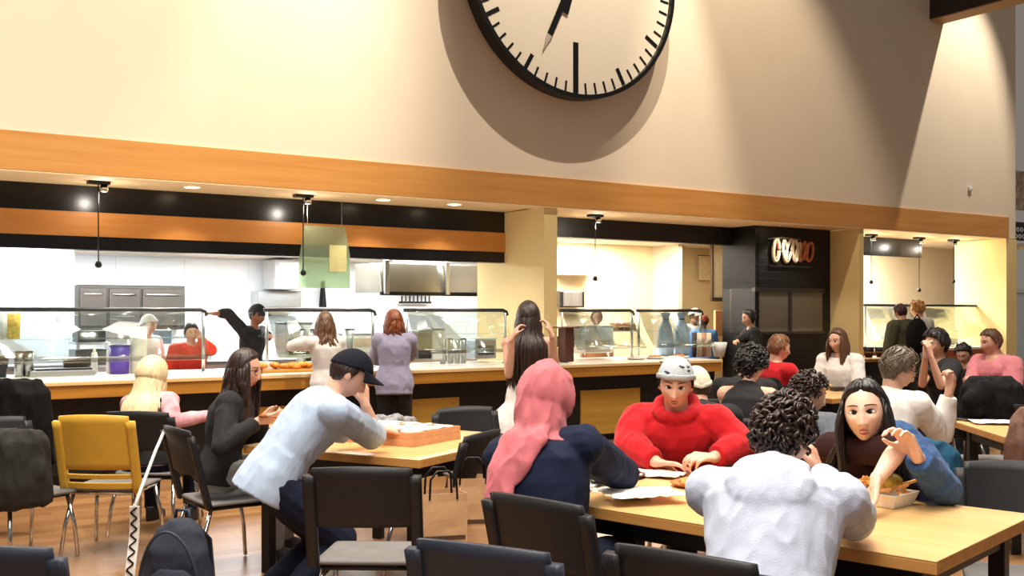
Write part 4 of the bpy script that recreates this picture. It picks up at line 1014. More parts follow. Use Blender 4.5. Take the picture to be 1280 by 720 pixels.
SHELLB = mat('chair_black', '#1a1a1d', .5, var=.1, bump=.1, bscale=260, spec=.4)
SHELL_REFL = mat('chair_black_reflecting', '#242a38', .5, var=.08, bump=.1, bscale=260, spec=.4)  # black plastic tinted bluish, the near chairs' reflected light put into the colour
SHELLY = mat('chair_yellow', '#d5a63a', .45, var=.05, spec=.4)
SEATG = mat('seat_grey', '#6d6a68', .7, var=.1, bump=.15, bscale=200)
U1 = V((.74, -.673, 0)); N1 = V((.673, .74, 0))
def chair_at(px, D, f): return fr(((px - CX) / F * D, D, 0), yaw(f))
def back_at(px, D, f):
    f = V((f[0], f[1], 0)).normalized(); return fr(V(((px - CX) / F * D, D, 0)) + f * .275, yaw(f))
ca = make_chair('empty black chair with grey seat pad, its back to us, at the pizza table', back_at(453, 4.42, (.03, 1)), SHELLB, False, SEATG)
cb = dup(ca, back_at(672, 3.70, N1), 'black chair carrying the woman in the rose headscarf')
cc = dup(ca, back_at(857, 2.86, (.6, .8)), 'black chair carrying the man in the white hoodie')
cd = dup(ca, back_at(224, 5.95, (.80, .6)), 'black chair behind the woman in glasses, beside the blonde hair')
ce = dup(ca, chair_at(28, 6.3, (.85, -.5)), 'dark chair with a grey-black coat over it at the left edge')
cg = dup(ca, fr((1.69, 4.63, 0), yaw((-.53, -.85))), 'black chair under the young woman in the denim jacket')
ch = dup(ca, back_at(1272, 4.52, (-.4, -.92)), 'empty dark chair right of the denim jacket at the long table')
ci = dup(ca, fr((.88, 5.36, 0), yaw((-.3, -.95))), 'black chair under the man in the red hoodie')
cj = dup(ca, back_at(601, 5.72, (-.90, .42)), 'black chair between the pizza table and the long white dress')
cj2 = dup(ca, chair_at(606, 6.95, (.5, -.86)), 'grey-black chair on the far side of the pizza table, facing us'); ck = dup(ca, chair_at(962, 9.2, (.8, .45)), 'black chair behind the ginger-haired man in red')
cl = dup(ca, chair_at(1052, 10.7, (-.6, -.8)), 'black chair of the long-haired woman in a white blouse')
cm = dup(ca, chair_at(1238, 7.7, (.1, 1)), 'black chair draped with a dark jacket before the man in pink')
cn = dup(ca, chair_at(1098, 6.1, (.75, .62)), 'black chair of the man in the white shirt behind the denim jacket')
co = dup(ca, chair_at(1252, 10.2, (-.9, -.35)), 'black chair of the man in the pink jumper')
cp = dup(ca, chair_at(1186, 9.5, (-.95, -.2)), 'black chair of the dark-haired woman holding a phone')
ce2 = make_chair('yellow slatted plastic chair with chrome legs, back to us', back_at(119, 6.3, (.06, 1)), SHELLY, True, SEATG, H=.875, group=None)
cq = make_chair('black chair back, bluish reflection in its colour, cut by the bottom left corner', back_at(-24, 2.98, (.05, 1)), SHELL_REFL, H=.83, group='stacking chairs')
cr = dup(cq, back_at(604, 3.0, (.45, .9)), 'black chair back, bluish reflection in its colour, at the bottom centre of the view')
cs = dup(ca, back_at(173, 6.90, (.1, .99)), 'black chair hidden under the blonde woman beside the yellow chair')
cu = dup(ca, chair_at(922, 8.1, (.4, .9)), 'black chair of the dark curly head by the counter end'); cv_ = dup(ca, chair_at(925, 6.75, (.5, .86)), 'black chair of the dark-haired woman with the bare shoulder')
cw = dup(ca, chair_at(985, 5.6, (.5, .86)), 'black chair of the curly-haired person beyond the white hoodie'); cx = dup(ca, chair_at(889, 5.95, (-.1, .98)), 'black chair of the person in the cream knit hat')

# ---------------------------------------------------------------- tables
TOPW = wood('table_top', '#dcb57c', '#d0a568', 'x', .45, .35, .25)
EDGEW = wood('table_edge', '#c08c4c', '#b17b3c', 'x', .8, .45)
def make_table(label, corner, ex, L_, W_, name='dining_table', H=.74, left=True):
    """corner: world x, y of a corner; ex: unit direction of the long side; the width runs to the left of ex"""
    a = math.atan2(ex[1], ex[0])
    o = thing(name, label, 'table', fr((corner[0], corner[1], 0), a), 'wooden dining tables')
    part('tabletop', MB().ab((0, 0, H - .006), (L_, W_, H)), TOPW, o, bevel=.002)
    part('edge_band', MB().ab((0, 0, H - .045), (L_, W_, H - .006)), EDGEW, o, bevel=.003)
    part('apron', MB().ab((.08, .08, H - .12), (L_ - .08, .11, H - .045)).ab((.08, W_ - .11, H - .12), (L_ - .08, W_ - .08, H - .045)).ab((.08, .08, H - .12), (.11, W_ - .08, H - .045)).ab((L_ - .11, .08, H - .12), (L_ - .08, W_ - .08, H - .045)), BLACKM, o)
    for x in (.10, L_ - .10):
        for y in (.10, W_ - .10):
            part('leg', MB().ab((x - .03, y - .03, 0), (x + .03, y + .03, H - .045)), BLACKM, o, bevel=.004)
    return o
TA = V((1.30, 3.18, 0)) - U1 * 1.86
make_table('large wooden table in front, shared by the red hoodie, headscarf and white hoodie', (TA.x, TA.y), U1, 1.86, 1.0)
U2 = V((.871, -.491, 0)); N2 = V((.491, .871, 0)); TC = V((-.479, 5.37, 0)) - U2 * 1.22
make_table('wooden table with the open pizza boxes beside the standing long-haired woman', (TC.x, TC.y), U2, 1.22, 1.25)
T3o = V((3.02, 6.38, 0)); e3 = V((.996, -.09, 0)); make_table('wooden table with strewn papers at the right, before the dark jacket', (T3o.x - e3.x * .0, T3o.y), e3, 1.3, .95)
T4o = G(1003, 500, .74); make_table('wooden table between the ginger-haired man and the woman in the white blouse', (T4o.x + .30, T4o.y + .13), (.84, .54, 0), .95, .8)
T5o = G(1180, 470, .74); make_table('wooden table between the phone-holding woman and the man in pink', (T5o.x + .1, T5o.y), (.9, .43, 0), .9, .7)
T6o = G(905, 545, .74); make_table('dark-legged small table with the bare-shouldered woman behind the red hoodie', (1.72, 6.95), (.84, .54, 0), .8, .7)

# ---------------------------------------------------------------- on the pizza table
PAPER = mat('paper_white', '#f0ede8', .7, var=.05, scale=30); KRAFT = mat('kraft_paper', '#c39a70', .75, var=.08, scale=9, bump=.2, bscale=25)
CARD = mat('pizza_card', '#c98f63', .7, var=.1); CHEESE = mat('pizza_top', '#efe6d6', .5, var=.12, scale=18, bump=.5, bscale=22); CRUST = mat('pizza_crust', '#b86f3c', .6, var=.35, scale=30); DARKF = mat('burnt_crust', '#3a1c14', .7, var=.3)
pc = G(516, 556, .755); pd = (G(577, 545, .755) - pc); pd.z = 0; pd.normalize(); pa = math.atan2(pd.y, pd.x)
def pizza_box(M, label, w_, d_, base_only=False):
    o = thing('pizza_box', label, 'pizza box', M, 'pizza boxes')
    part('tray', MB().ab((0, 0, 0), (w_, d_, .006)).ab((0, 0, .006), (w_, .008, .038)).ab((0, d_ - .008, .006), (w_, d_, .038)).ab((0, .008, .006), (.008, d_ - .008, .038)).ab((w_ - .008, .008, .006), (w_, d_ - .008, .038)), CARD, o, bevel=.001)
    return o
M0 = fr((pc.x, pc.y, .7405), pa)
pizza_box(M0, 'lower pizza box of the stack on the pizza table', .48, .62)
M1 = M0 @ Matrix.Translation((.006, .006, .0385)); pizza_box(M1, 'upper open pizza box holding the white-topped pizza', .48, .62)
TOPP = [mat('topping_brown', '#a86f4c', .6, var=.3, scale=60), mat('topping_white', '#f4eee4', .6), mat('topping_grey', '#8f8078', .6, var=.3)]
def pizza(label, M, L_, W_, top=CHEESE):
    o = thing('pizza', label, 'pizza', M); rg = random.Random(len(label))
    part('crust', MB().ab((-.012, -.012, 0), (L_ + .012, W_ + .012, .026)), CRUST, o, bevel=.01)
    part('topping', MB().sheet(lambda u, v: (u * L_, v * W_, .031 + .006 * noise.noise(V((u * 7, v * 7, L_)))), 24, 24, .012), top, o, True)
    for i in range(22):
        x, y = rg.uniform(.03, L_ - .03), rg.uniform(.03, W_ - .03); mb = MB(); mb.ell((x, y, .037), (rg.uniform(.015, .035), rg.uniform(.012, .022), .006), Matrix.Rotation(rg.uniform(0, 3), 3, 'Z'), 10, 6); part('topping_piece', mb, TOPP[i % 3], o, True)
    for i in range(16):
        mb = MB(); mb.ell((rg.uniform(0, L_), (-.012 if i % 2 else rg.uniform(0, W_ * .4)), .018), (.02, .012, .012), None, 8, 6); part('burnt_spot', mb, DARKF, o, True)
    return o
pizza('large white-topped rectangular pizza in the upper box on the pizza table', M1 @ Matrix.Translation((.028, .028, .0075)), .42, .56)
o = thing('crumpled_wrapper', 'grey and black crumpled wrapper behind the pizzas below the auburn-haired woman', 'wrapper', fr(G(492, 535, .742), .4)); 
mb = MB(); rg = random.Random(8)
for i in range(14): mb.ell((rg.uniform(-.12, .12), rg.uniform(-.06, .06), .035 + rg.uniform(0, .03)), (.05, .035, .03), Matrix.Rotation(rg.uniform(0, 3), 3, 'X'), 9, 7)
remesh(mb, 'wrapper', mat('wrap_grey', '#8d8f96', .5, var=.5, scale=25), .008, 1, .02, 24, parent=o)
o = thing('pizza_slice', 'slice of pizza in the hands of the woman in glasses', 'pizza slice', Matrix.Translation(P(338, 521, 5.98)) @ Matrix.Rotation(.5, 4, 'Z') @ Matrix.Rotation(.15, 4, 'X'))
part('crust', MB().prism([(-.07, .0), (.09, -.05), (.09, .05)], 0, .012).tube([(.09, -.05, .012), (.095, 0, .014), (.09, .05, .012)], .014, 8), CRUST, o, True)
part('topping', MB().prism([(-.06, .0), (.08, -.042), (.08, .042)], .0125, .018), mat('slice_orange', '#e39a5a', .5, var=.3, scale=40), o)
o = thing('paper_plate', 'kraft paper plate in front of the woman in glasses', 'plate', fr(G(338, 535, .741) * 1.0, .3)); part('plate', MB().lathe([(.002, .002), (.09, .002), (.12, .014), (.12, .018), (.088, .006), (.002, .006)]), CARD, o, True)

# kraft paper bags hanging at the end of the pizza table
def paper_bag(label, px, D, w_, d_, h_, rz):
    x, y = (px - CX) / F * D, D
    o = thing('paper_bag', label, 'paper bag', fr((x, y, 0), rz), 'kraft carrier bags')
    mb = MB(); g = .0
    def wall(u, v):
        p = u * 4; k = int(p) % 4; q = p - int(p); c = [(-w_ / 2, -d_ / 2), (w_ / 2, -d_ / 2), (w_ / 2, d_ / 2), (-w_ / 2, d_ / 2)]
        a, b_ = c[k], c[(k + 1) % 4]; x, y = a[0] + (b_[0] - a[0]) * q, a[1] + (b_[1] - a[1]) * q
        if k in (1, 3): x *= 1 - .18 * v * math.sin(PI * q)
        n = .006 * noise.noise(V((u * 9, v * 7, px)))
        return (x * (1 + n * 3), y + n, v * h_)
    mb.sheet(lambda u, v: wall(min(u, .99999), v), 40, 14, .003); mb.ab((-w_ / 2, -d_ / 2, 0), (w_ / 2, d_ / 2, .004))
    part('paper', mb, KRAFT, o, False)
    for sy in (-1, 1): part('handle', MB().tube([(-.07, sy * d_ / 2, h_ - .03), (-.065, sy * d_ / 2, h_ + .07), (-.03, sy * d_ * .45, h_ + .11), (.03, sy * d_ * .45, h_ + .11), (.065, sy * d_ / 2, h_ + .07), (.07, sy * d_ / 2, h_ - .03)], .006, 8), BLACKM, o, True)
    part('fold_line', MB().ab((-w_ / 2 + .01, -d_ / 2 - .006, h_ * .62), (w_ / 2 - .01, -d_ / 2 - .002, h_ * .65)), mat('kraft_dark', '#4a3522', .7), o)
paper_bag('front kraft paper carrier bag below the corner of the pizza table', 551, 5.25, .24, .15, .60, .25)
paper_bag('rear kraft paper carrier bag, nearer the rose headscarf', 590, 5.6, .26, .16, .62, .1)

# ---------------------------------------------------------------- on the front table
def gp(px, py, z=.7405): return G(px, py, z)
def crumple(name, label, cat, pos, rz, w_, d_, m, amp=.012, group=None, th=.0025, lift=.004, seed=0):
    return solo(name, label, cat, MB().sheet(lambda u, v: ((u - .5) * w_ * (1 + .12 * noise.noise(V((v * 3, seed, 0)))), (v - .5) * d_ * (1 + .12 * noise.noise(V((u * 3, seed, 5)))), lift + amp + amp * noise.noise(V((u * 4 + seed, v * 4, 1))) + .5 * amp * noise.noise(V((u * 11, v * 11 + seed, 2)))), 26, 26, th), m, fr(pos, rz), group, True)
def paper_plate(label, pos, r_, grp='plates of food on the front table', m=None, food=None, seed=0):
    o = thing('plate', label, 'plate', fr(pos, .2), grp)
    part('dish', MB().lathe([(.002, .001), (r_ * .72, .001), (r_, .016), (r_ * 1.01, .02), (r_ * .7, .006), (.002, .006)], n=32), m or PAPER, o, True); rg = random.Random(seed)
    for i in range(6 if food else 0):
        a = rg.uniform(0, 6.28); q = rg.uniform(.1, .75) * r_
        part('food_piece', MB().ell((q * math.cos(a), q * math.sin(a), .022), (rg.uniform(.018, .032), .018, .013), Matrix.Rotation(a, 3, 'Z'), 9, 7), food, o, True)
    return o
BROWNF = mat('food_brown', '#8a4a22', .6, var=.5, scale=50); REDF = mat('food_red', '#b8331f', .5, var=.3, scale=40)
paper_plate('white paper plate with scraps nearest the headscarf woman\'s elbow', gp(790, 621), .095, m=PAPER, food=BROWNF, seed=1)
crumple('napkin', 'large white crumpled paper over the plate in front of the headscarf woman', 'napkin', gp(803, 619, .766), .3, .30, .21, PAPER, .008, 'white papers on the front table', seed=1)
crumple('napkin', 'pinkish-white paper sheet lying by the red sleeve', 'napkin', gp(806, 594), -.5, .36, .17, mat('paper_pinkish', '#ecdccf', .7, var=.06), .010, 'white papers on the front table', seed=4)
paper_plate('dark plate of crumbs under the pinkish paper by the red sleeve', gp(790, 597) + V((-.04, .0, 0)), .10, m=mat('plate_brown', '#6a4330', .6), food=BROWNF, seed=3)
crumple('napkin', 'small white napkin behind the headscarf woman\'s sleeve', 'napkin', gp(735, 612), .8, .12, .10, PAPER, .016, 'white papers on the front table', seed=7)
paper_plate('brown plate with pieces of food left of the white hoodie', gp(862, 608), .085, m=mat('plate_orange', '#b06a35', .6), food=mat('food_gold', '#c98240', .6, var=.4, scale=50), seed=5)
o = thing('sauce_cup', 'small red sauce cup by the red hoodie man\'s fingers', 'sauce cup', fr(gp(864, 585))); part('cup', MB().lathe([(.002, 0), (.024, 0), (.031, .032), (.028, .032), (.022, .004), (.002, .004)], n=20), mat('cup_red', '#c8452e', .4), o, True); part('sauce', MB().lathe([(.001, .024), (.0265, .024), (.0265, .027), (.001, .028)], n=20), REDF, o, True)
# girl's take-away box with chips and avocado
bx = gp(1104, 630); o = thing('takeaway_box', 'open white takeaway box before the young woman with long dark hair', 'takeaway box', fr(bx, -.85))
def tray_(w0, d0, w1, d1, h):
    return MB().add([(-w0, -d0, 0), (w0, -d0, 0), (w0, d0, 0), (-w0, d0, 0), (-w1, -d1, h), (w1, -d1, h), (w1, d1, h), (-w1, d1, h), (-w1 + .005, -d1 + .005, h), (w1 - .005, -d1 + .005, h), (w1 - .005, d1 - .005, h), (-w1 + .005, d1 - .005, h), (-w0 + .004, -d0 + .004, .006), (w0 - .004, -d0 + .004, .006), (w0 - .004, d0 - .004, .006), (-w0 + .004, d0 - .004, .006)],
        [(3, 2, 1, 0)] + [(i, (i + 1) % 4, 4 + (i + 1) % 4, 4 + i) for i in range(4)] + [(4 + i, 4 + (i + 1) % 4, 8 + (i + 1) % 4, 8 + i) for i in range(4)] + [(8 + i, 8 + (i + 1) % 4, 12 + (i + 1) % 4, 12 + i) for i in range(4)] + [(12, 13, 14, 15)])
part('tray', tray_(.085, .075, .105, .095, .055), PAPER, o, bevel=.002)
CHIP = mat('chip_gold', '#d99a4e', .5, var=.3, scale=40); AVO = mat('lime_half', '#c9a63a', .5, var=.35, scale=25, bump=.4); rg = random.Random(11)
for i in range(22):
    p = V((rg.uniform(-.075, .075), rg.uniform(-.06, .075), .05 + rg.uniform(0, .045))); mb = MB(); mb.box((0, 0, 0), (rg.uniform(.045, .07), .012, .012))
    c = part('chip', mb, CHIP, o, bevel=.002); c.matrix_local = Matrix.Translation(p) @ Matrix.Rotation(rg.uniform(0, 3), 4, 'Z') @ Matrix.Rotation(rg.uniform(-.5, .5), 4, 'Y')
part('bread_bun', MB().ell((.0, .05, .085), (.052, .05, .036), None, 16, 10), AVO, o, True)
# right table papers
for i, (px, py, rz, w_, d_, lb) in enumerate(((1216, 520, .4, .34, .24, 'white sheet of paper on the right table beside the raised sleeve'), (1240, 531, -.2, .36, .22, 'white sheet of paper overhanging the near edge of the right table'))):
    q = G(px, py, .7415); crumple('paper_sheet', lb, 'paper', (q.x + .08, q.y + .06 * i, q.z + .004 * i), rz, w_, d_, PAPER, .008, 'papers on the right table', seed=20 + i)
q = G(1208, 527, .742); o = solo('tray', 'dark serving tray under the papers on the right table', 'tray', MB().ab((0, 0, 0), (.22, .18, .010)).ab((0, 0, .01), (.22, .006, .018)), mat('tray_dark', '#3a302b', .5), fr((q.x, q.y, .7405), .1), bevel=.003)
# far table things
q = G(1022, 487, .7405); o = thing('food_tray', 'tray of food on the table between the ginger-haired man and the woman in white', 'tray', fr(q, .5)); part('tray', MB().ab((-.2, -.13, 0), (.2, .13, .02)), mat('tray_tan', '#b8905a', .6), o, bevel=.005)
for i in range(6): part('food', MB().ell((-.13 + .05 * i, .04 * (-1) ** i, .035), (.035, .03, .022), None, 9, 7), mat('food_tan', '#c99e6c', .6), o, True)
q = G(1035, 489, .7405); solo('wallet', 'dark wallet on the table edge by the woman in the white blouse', 'wallet', MB().box((0, 0, .02), (.16, .09, .035)), mat('leather_dark', '#2c1a16', .5), fr((q.x + .12, q.y + .05, q.z), .5), bevel=.01)

# ---------------------------------------------------------------- bags, coats, jackets
NAVY = mat('backpack_navy', '#1b2233', .8, var=.12, bump=.4, bscale=200); NAVY2 = mat('backpack_trim', '#262f42', .7)
o = thing('backpack', 'navy blue backpack on the floor in front of the woman in glasses', 'backpack', fr(((222 - CX) / F * 4.85, 4.85, .0), -.15))
mb = MB(); E = V
mb.loft([(V((0, .02 * (z > .4), z)), V((1, 0, 0)), V((0, 1, 0)), a, b_) for z, a, b_ in ((0, .10, .07), (.02, .155, .10), (.12, .17, .115), (.28, .168, .11), (.40, .15, .10), (.49, .11, .075), (.535, .05, .04))], 28)
remesh(mb, 'main_compartment', NAVY, .009, 3, .010, 8, parent=o)
mb = MB(); mb.loft([(V((.02, -.10, z)), V((1, 0, 0)), V((0, 1, 0)), a, b_) for z, a, b_ in ((.03, .06, .03), (.05, .125, .05), (.18, .135, .055), (.28, .12, .045), (.33, .06, .02))], 24); remesh(mb, 'front_pocket', NAVY, .009, 3, .006, 10, parent=o)
part('zip_piping', MB().tube([(.155 * math.cos(a), -.075 - .035 * math.sin(a), .14 + .36 * math.sin(a)) for a in [PI * i / 20 for i in range(21)]], .007, 6), NAVY2, o, True)
part('carry_handle', MB().tube([(-.04, .05, .51), (-.03, .05, .57), (.03, .05, .57), (.04, .05, .51)], .009, 8), NAVY2, o, True)
for sx in (-1, 1): part('shoulder_strap', MB().tube([(sx * .06, .07, .50), (sx * .09, .14, .42), (sx * .11, .14, .2), (sx * .12, .09, .06)], .022, 8, .3), NAVY2, o, True)
# white bag strap with dark lattice hanging beside the yellow chair
o = thing('patterned_strap', 'white strap with black lattice pattern hanging between the yellow and black chairs', 'strap', fr(((168 - CX) / F * 5.75, 5.75, 0)))
part('upper_cord', MB().tube([(.045, .35, .80), (.03, .25, .70), (.01, .06, .5), (0, 0, .42)], .010, 8), PAPER, o, True)
part('webbing', MB().sheet(lambda u, v: ((u - .5) * .055 - .02 * v, .02 * math.sin(v * 5), .43 - .43 * v), 3, 20, .006), PAPER, o)
mb = MB()
for i in range(13): mb.box((-.003 - .02 * i / 13, -.006 + .02 * math.sin(i / 13 * 5), .41 - i * .031), (.045, .008, .008), 0, 0, .7 if i % 2 else -.7)
part('lattice', mb, BLACKM, o)
COAT = mat('coat_black', '#0e0d0f', .9, var=.1, bump=.3, bscale=120, spec=.2); COATG = mat('coat_grey', '#232120', .9, var=.12, bump=.3, bscale=120)
def draped(label, M, m, w_, h_, d_, seed, name='coat', voxel=.012, puff=.05):
    mb = MB(); rg = random.Random(seed)
    mb.loft([(V((.02 * math.sin(z * 9 + seed), 0, z)), V((1, 0, 0)), V((0, 1, 0)), a, b_) for z, a, b_ in ((0, w_ * .35, d_ * .6), (.03, w_ * .46, d_ * .8), (h_ * .3, w_ * .5, d_), (h_ * .6, w_ * .46, d_ * .9), (h_ * .85, w_ * .40, d_ * .8), (h_, w_ * .28, d_ * .45))], 28)
    for i in range(7): mb.ell((rg.uniform(-w_ * .4, w_ * .4), -d_ * .6, rg.uniform(.1, .9) * h_), (puff, puff * .7, h_ * rg.uniform(.12, .25)), None, 10, 8)
    root = remesh(mb, name, m, voxel, 3, .02, 6, (1.6, 1.6, .4), seed, M=M); return setp(root, label, 'coat')
draped('black and grey winter coat over the chair at the left edge', fr(((18 - CX) / F * 6.1, 6.05, .36), .5), COATG, .50, .46, .13, 3)
draped('black coat hanging on the left edge in front of the counter', fr(((12 - CX) / F * 7.0, 7.0, .45), .2), COAT, .62, .60, .14, 9)
draped('dark jacket bunched over the chair in front of the man in pink', fr(((1236 - CX) / F * 7.55, 7.50, .58), .1), COAT, .58, .46, .15, 12, puff=.08)
o = draped('brown leather coat on the extreme right edge of the view', fr(((1290 - CX) / F * 5.9, 5.9, .45), .3), mat('coat_brown', '#6b4a3c', .6, var=.2, bump=.3, bscale=40), .30, .52, .14, 15)
draped('black coat over the chair back behind the ginger-haired man', fr(((958 - CX) / F * 8.86, 8.86, .50), .3), COAT, .42, .44, .10, 21)
draped('dark red and black bag under the near corner of the front table', fr((1.86, 3.75, 0.0), .3), mat('bag_maroon', '#5c2a26', .7, var=.5, scale=8), .36, .42, .15, 22, 'holdall')
# things on the floor under the front table
solo('blue_crate', 'blue plastic crate under the front table beside the headscarf woman\'s chair', 'crate', MB().ab((-.16, -.12, 0), (.16, .12, .16)).ab((-.175, -.135, .16), (.175, .135, .18)), mat('crate_blue', '#2f6aa5', .5), fr((.66, 4.35, 0), .3), bevel=.006)
# ---------------------------------------------------------------- people in the hall
HB_ = hairmat('black', '#171212'); HDB = hairmat('darkbrown', '#2c1c15'); HBR = hairmat('brown', '#5a3d27'); HAU = hairmat('auburn', '#7a3d1c'); HBL = hairmat('blonde', '#dfcba0', .18); HGI = hairmat('ginger', '#7a5030'); HGR = hairmat('greybrown', '#5b4c3a')
RED = cloth('red', '#b5141d'); NAVYC = cloth('navy', '#141c33'); PALEB = cloth('pale_blue', '#aabdd6'); HOODW = cloth('hoodie_white', '#b2bacd'); ROSE = cloth('rose', '#b9646b'); DARK = cloth('black', '#0c0b0d'); DNAVY = cloth('trousers_navy', '#141a2b')
MAROON = cloth('maroon', '#2a1110'); DENIM = cloth('denim', '#34527f', .12); TEAL = cloth('teal_denim', '#1f4d66', .15); WHITEC_ = cloth('white', '#ece8e2'); LAV = cloth('lavender', '#8f8da6'); PGREY = cloth('pale_grey', '#c9c6c4', .12); PINK = cloth('pink', '#cf7f88'); OLIVE = cloth('olive', '#4b4a3a', .15); GREYC = cloth('grey', '#5f646d'); GREYL = cloth('light_grey', '#9b9a98'); COOKR = cloth('cook_red', '#e0402f'); CREAMC = cloth('cream', '#e9dcc6'); BLUEC = cloth('blue', '#5d92cf'); PEACH = cloth('peach', '#d99a72'); KNIT = mat('knit_cream', '#e3d8bd', .9, var=.1, bump=.5, bscale=70); KNITG = mat('knit_pale', '#aeb6bc', .9, var=.04, bump=.5, bscale=90)
MOTIF = mat('motif_dark', '#3c3e44', .8)

# red hoodie
person('man in a red hoodie and white patterned knit hat sitting at the front table', (.87, 5.33), (-.28, -.96), lean=24, skin='peach', head=(-.20, -.98), pitch=10, roll=-3, neckfwd=.03,
       armR=dict(e=V((.57, 5.10, .85)), w=P(820, 577, 4.92), d=(.95, -.2, -.1), pn=(0, -.2, -1), out=1.0, curl=.3), armL=dict(e=V((1.10, 5.02, .86)), w=P(893, 571, 4.88), d=(-.8, -.55, .1), pn=(-.3, .2, -1), out=.9, curl=.6),
       top=(RED, 'long', .032, -.09, 'hoodie'), legs=DARK, hood='up_off', legdir=(.25, -1), hat=('beanie', KNITG, 6, MOTIF), hair=('short', HB_), vox=.0055, clothvox=.007, wr=.012, seed=2, wide=1.08, sc=1.02)
# rose headscarf
person('woman in a rose-pink headscarf and navy top, back to us at the front table', (.135, 3.94), (.45, .89), hip=.54, lean=17, side=-10, male=False, sc=1.02, skin='tan', head=(.75, .66), pitch=10,
       armR=dict(w=V((.34, 4.60, .82)), e=V((.46, 4.32, .83)), d=(-.5, .8, 0), pn=(0, 0, -1)), armL=dict(w=V((.20, 4.66, .83)), out=.7, pn=(0, 0, -1)),
       top=(NAVYC, 'long', .026, -.10, 'jumper'), legs=DNAVY, hat=('hijab', ROSE), vox=.0055, clothvox=.0065, wr=.010, seed=4, wide=1.1)
# white hoodie
person('man in a white hoodie with dark curly hair, back to us at the front table', (.745, 3.07), (.36, .93), lean=34, skin='peach', head=(.80, .60), pitch=20, sc=1.02, wide=1.12, twist=0,
       armR=dict(e=V((1.12, 3.40, .822)), w=P(1026, 592, 3.80), d=(-.3, .2, .9), pn=(-.8, .4, 0), curl=.5), armL=dict(e=V((.78, 3.40, .83)), w=V((.86, 3.66, .83)), pn=(0, 0, -1)),
       top=(HOODW, 'long', .023, -.12, 'hoodie'), legs=DNAVY, hood='down', hair=('curly', HDB, dict(n=620, r=.012, th=.016, cl=.05)), vox=.0055, clothvox=.0065, wr=.010, seed=6)
# young woman with long dark hair
gl, gi = person('young woman with long straight dark hair leaning over her food, in a denim jacket', (1.67, 4.61), (-.53, -.85), lean=41, male=False, sc=1.09, skin='fair', head=(-.46, -.89), pitch=-5, roll=6, neckfwd=.05,
       armL=dict(e=P(1180, 612, 4.12), w=P(1146, 570, 3.98), d=(-.55, -.15, .8), pn=(-.75, -.5, -.3), curl=.55), armR=dict(e=P(1122, 562, 4.06), w=P(1096, 600, 3.90), d=(-.3, -.35, -.85), pn=(-.7, .1, .4), curl=.5),
       top=(MAROON, {1: 'elbow', -1: 'short'}, .014, -.09, 'tee_shirt'), legs=DNAVY, neckq=.462, hair=('long', HB_, dict(len=.31, n=200, w=.013, part=True, th=.016, **{'from': 66})), vox=.0045, clothvox=.0065, wr=.007, seed=8, lipc=LIPS)
# denim jacket over her left side
mb = MB(); sh, e, w = gi['A'][-1]; p, t, a, b = gi['frame'](.42); k = gi['sc']
mb.capsule(p - a * .05, sh, .085 * k, .078 * k); mb.chain([sh, sh.lerp(e, .5), e], [.078 * k, .070 * k, .062 * k]); mb.capsule(e, e.lerp(w, .93), .062 * k, .050 * k, 14, False, True)
for q in (.05, .15, .25, .35, .42):
    p, t, a, b = gi['frame'](q); mb.ell(p - b * .06 * k - a * .06 * k, (.13 * k, .09 * k, .09 * k), Matrix((a, b, t)).transposed())
remesh(mb, 'denim_jacket', DENIM, .0065, 3, .012, 11, (1, 1, .55), 9, gl, fine=.25)
# teal jacket trailing behind her over the next chair
draped('teal denim coat lying over the chair back behind the young woman', fr((1.87, 4.80, .52), -.55), TEAL, .42, .40, .11, 31, voxel=.009)
# pale blue shirt
person('man in a pale blue shirt and navy cap bending over the pizza table', (-1.20, 5.15), (.93, .37), pose='stand', lean=41, skin='peach', head=(.93, .30), pitch=32, legk=1.25, sc=1.02, hip=.68, wide=1.06,
       armR=dict(e=P(470, 547, 5.66), w=P(457, 508, 5.60), d=(-.15, .1, .95), pn=(-.7, .5, -.1), curl=.45), armL=dict(w=V((-.74, 5.92, .83)), e=V((-.94, 5.74, .84)), pn=(0, 0, -1)),
       top=(PALEB, 'elbow', .024, -.10, 'shirt'), legs=DNAVY, hat=('cap', cloth('cap_navy', '#10131f')), hair=('short', HDB), vox=.006, clothvox=.007, wr=.009, seed=10)
# woman in glasses
person('woman with long dark wavy hair and glasses, in a black jacket, holding pizza', (-1.74, 6.18), (1, .02), lean=13, male=False, skin='peach', head=(1, -.16), pitch=8, sc=.98,
       armR=dict(w=P(322, 527, 5.98), d=(.9, -.1, .15), pn=(-.1, .5, .3), curl=.6), armL=dict(w=P(330, 524, 6.22), d=(.9, -.3, .1), pn=(0, -.6, .3), curl=.5),
       top=(DARK, 'long', .022, -.14, 'jacket'), legs=GREYL, hair=('wavy', HDB, dict(len=.40, n=150, wave=.007, w=.014)), legdir=(.85, .52), glasses=mat('glasses_red', '#5a2a24', .3), vox=.0065, clothvox=.008, wr=.010, seed=12)
# blonde
person('woman with long blonde hair seen from behind, in a pink and white top', (-2.50, 7.17), (.1, .99), side=-6, lean=14, male=False, skin='fair', head=(.2, .97), pitch=6, sc=.93, hip=.48,
       vest=DARK, armR=dict(w=P(262, 519, 7.25), e=P(216, 527, 7.05), pn=(0, 0, -1)), top=(mat('cloth_pink_print', '#dd9aa2', .85, var=.5, scale=9), 'long', .02, -.1, 'blouse'), legs=DNAVY,
       hair=('long', HBL, dict(len=.46, n=260, w=.025, th=.045, back=.32, backoff=.06, **{'from': 50})), vox=.008, clothvox=.009, seed=14)
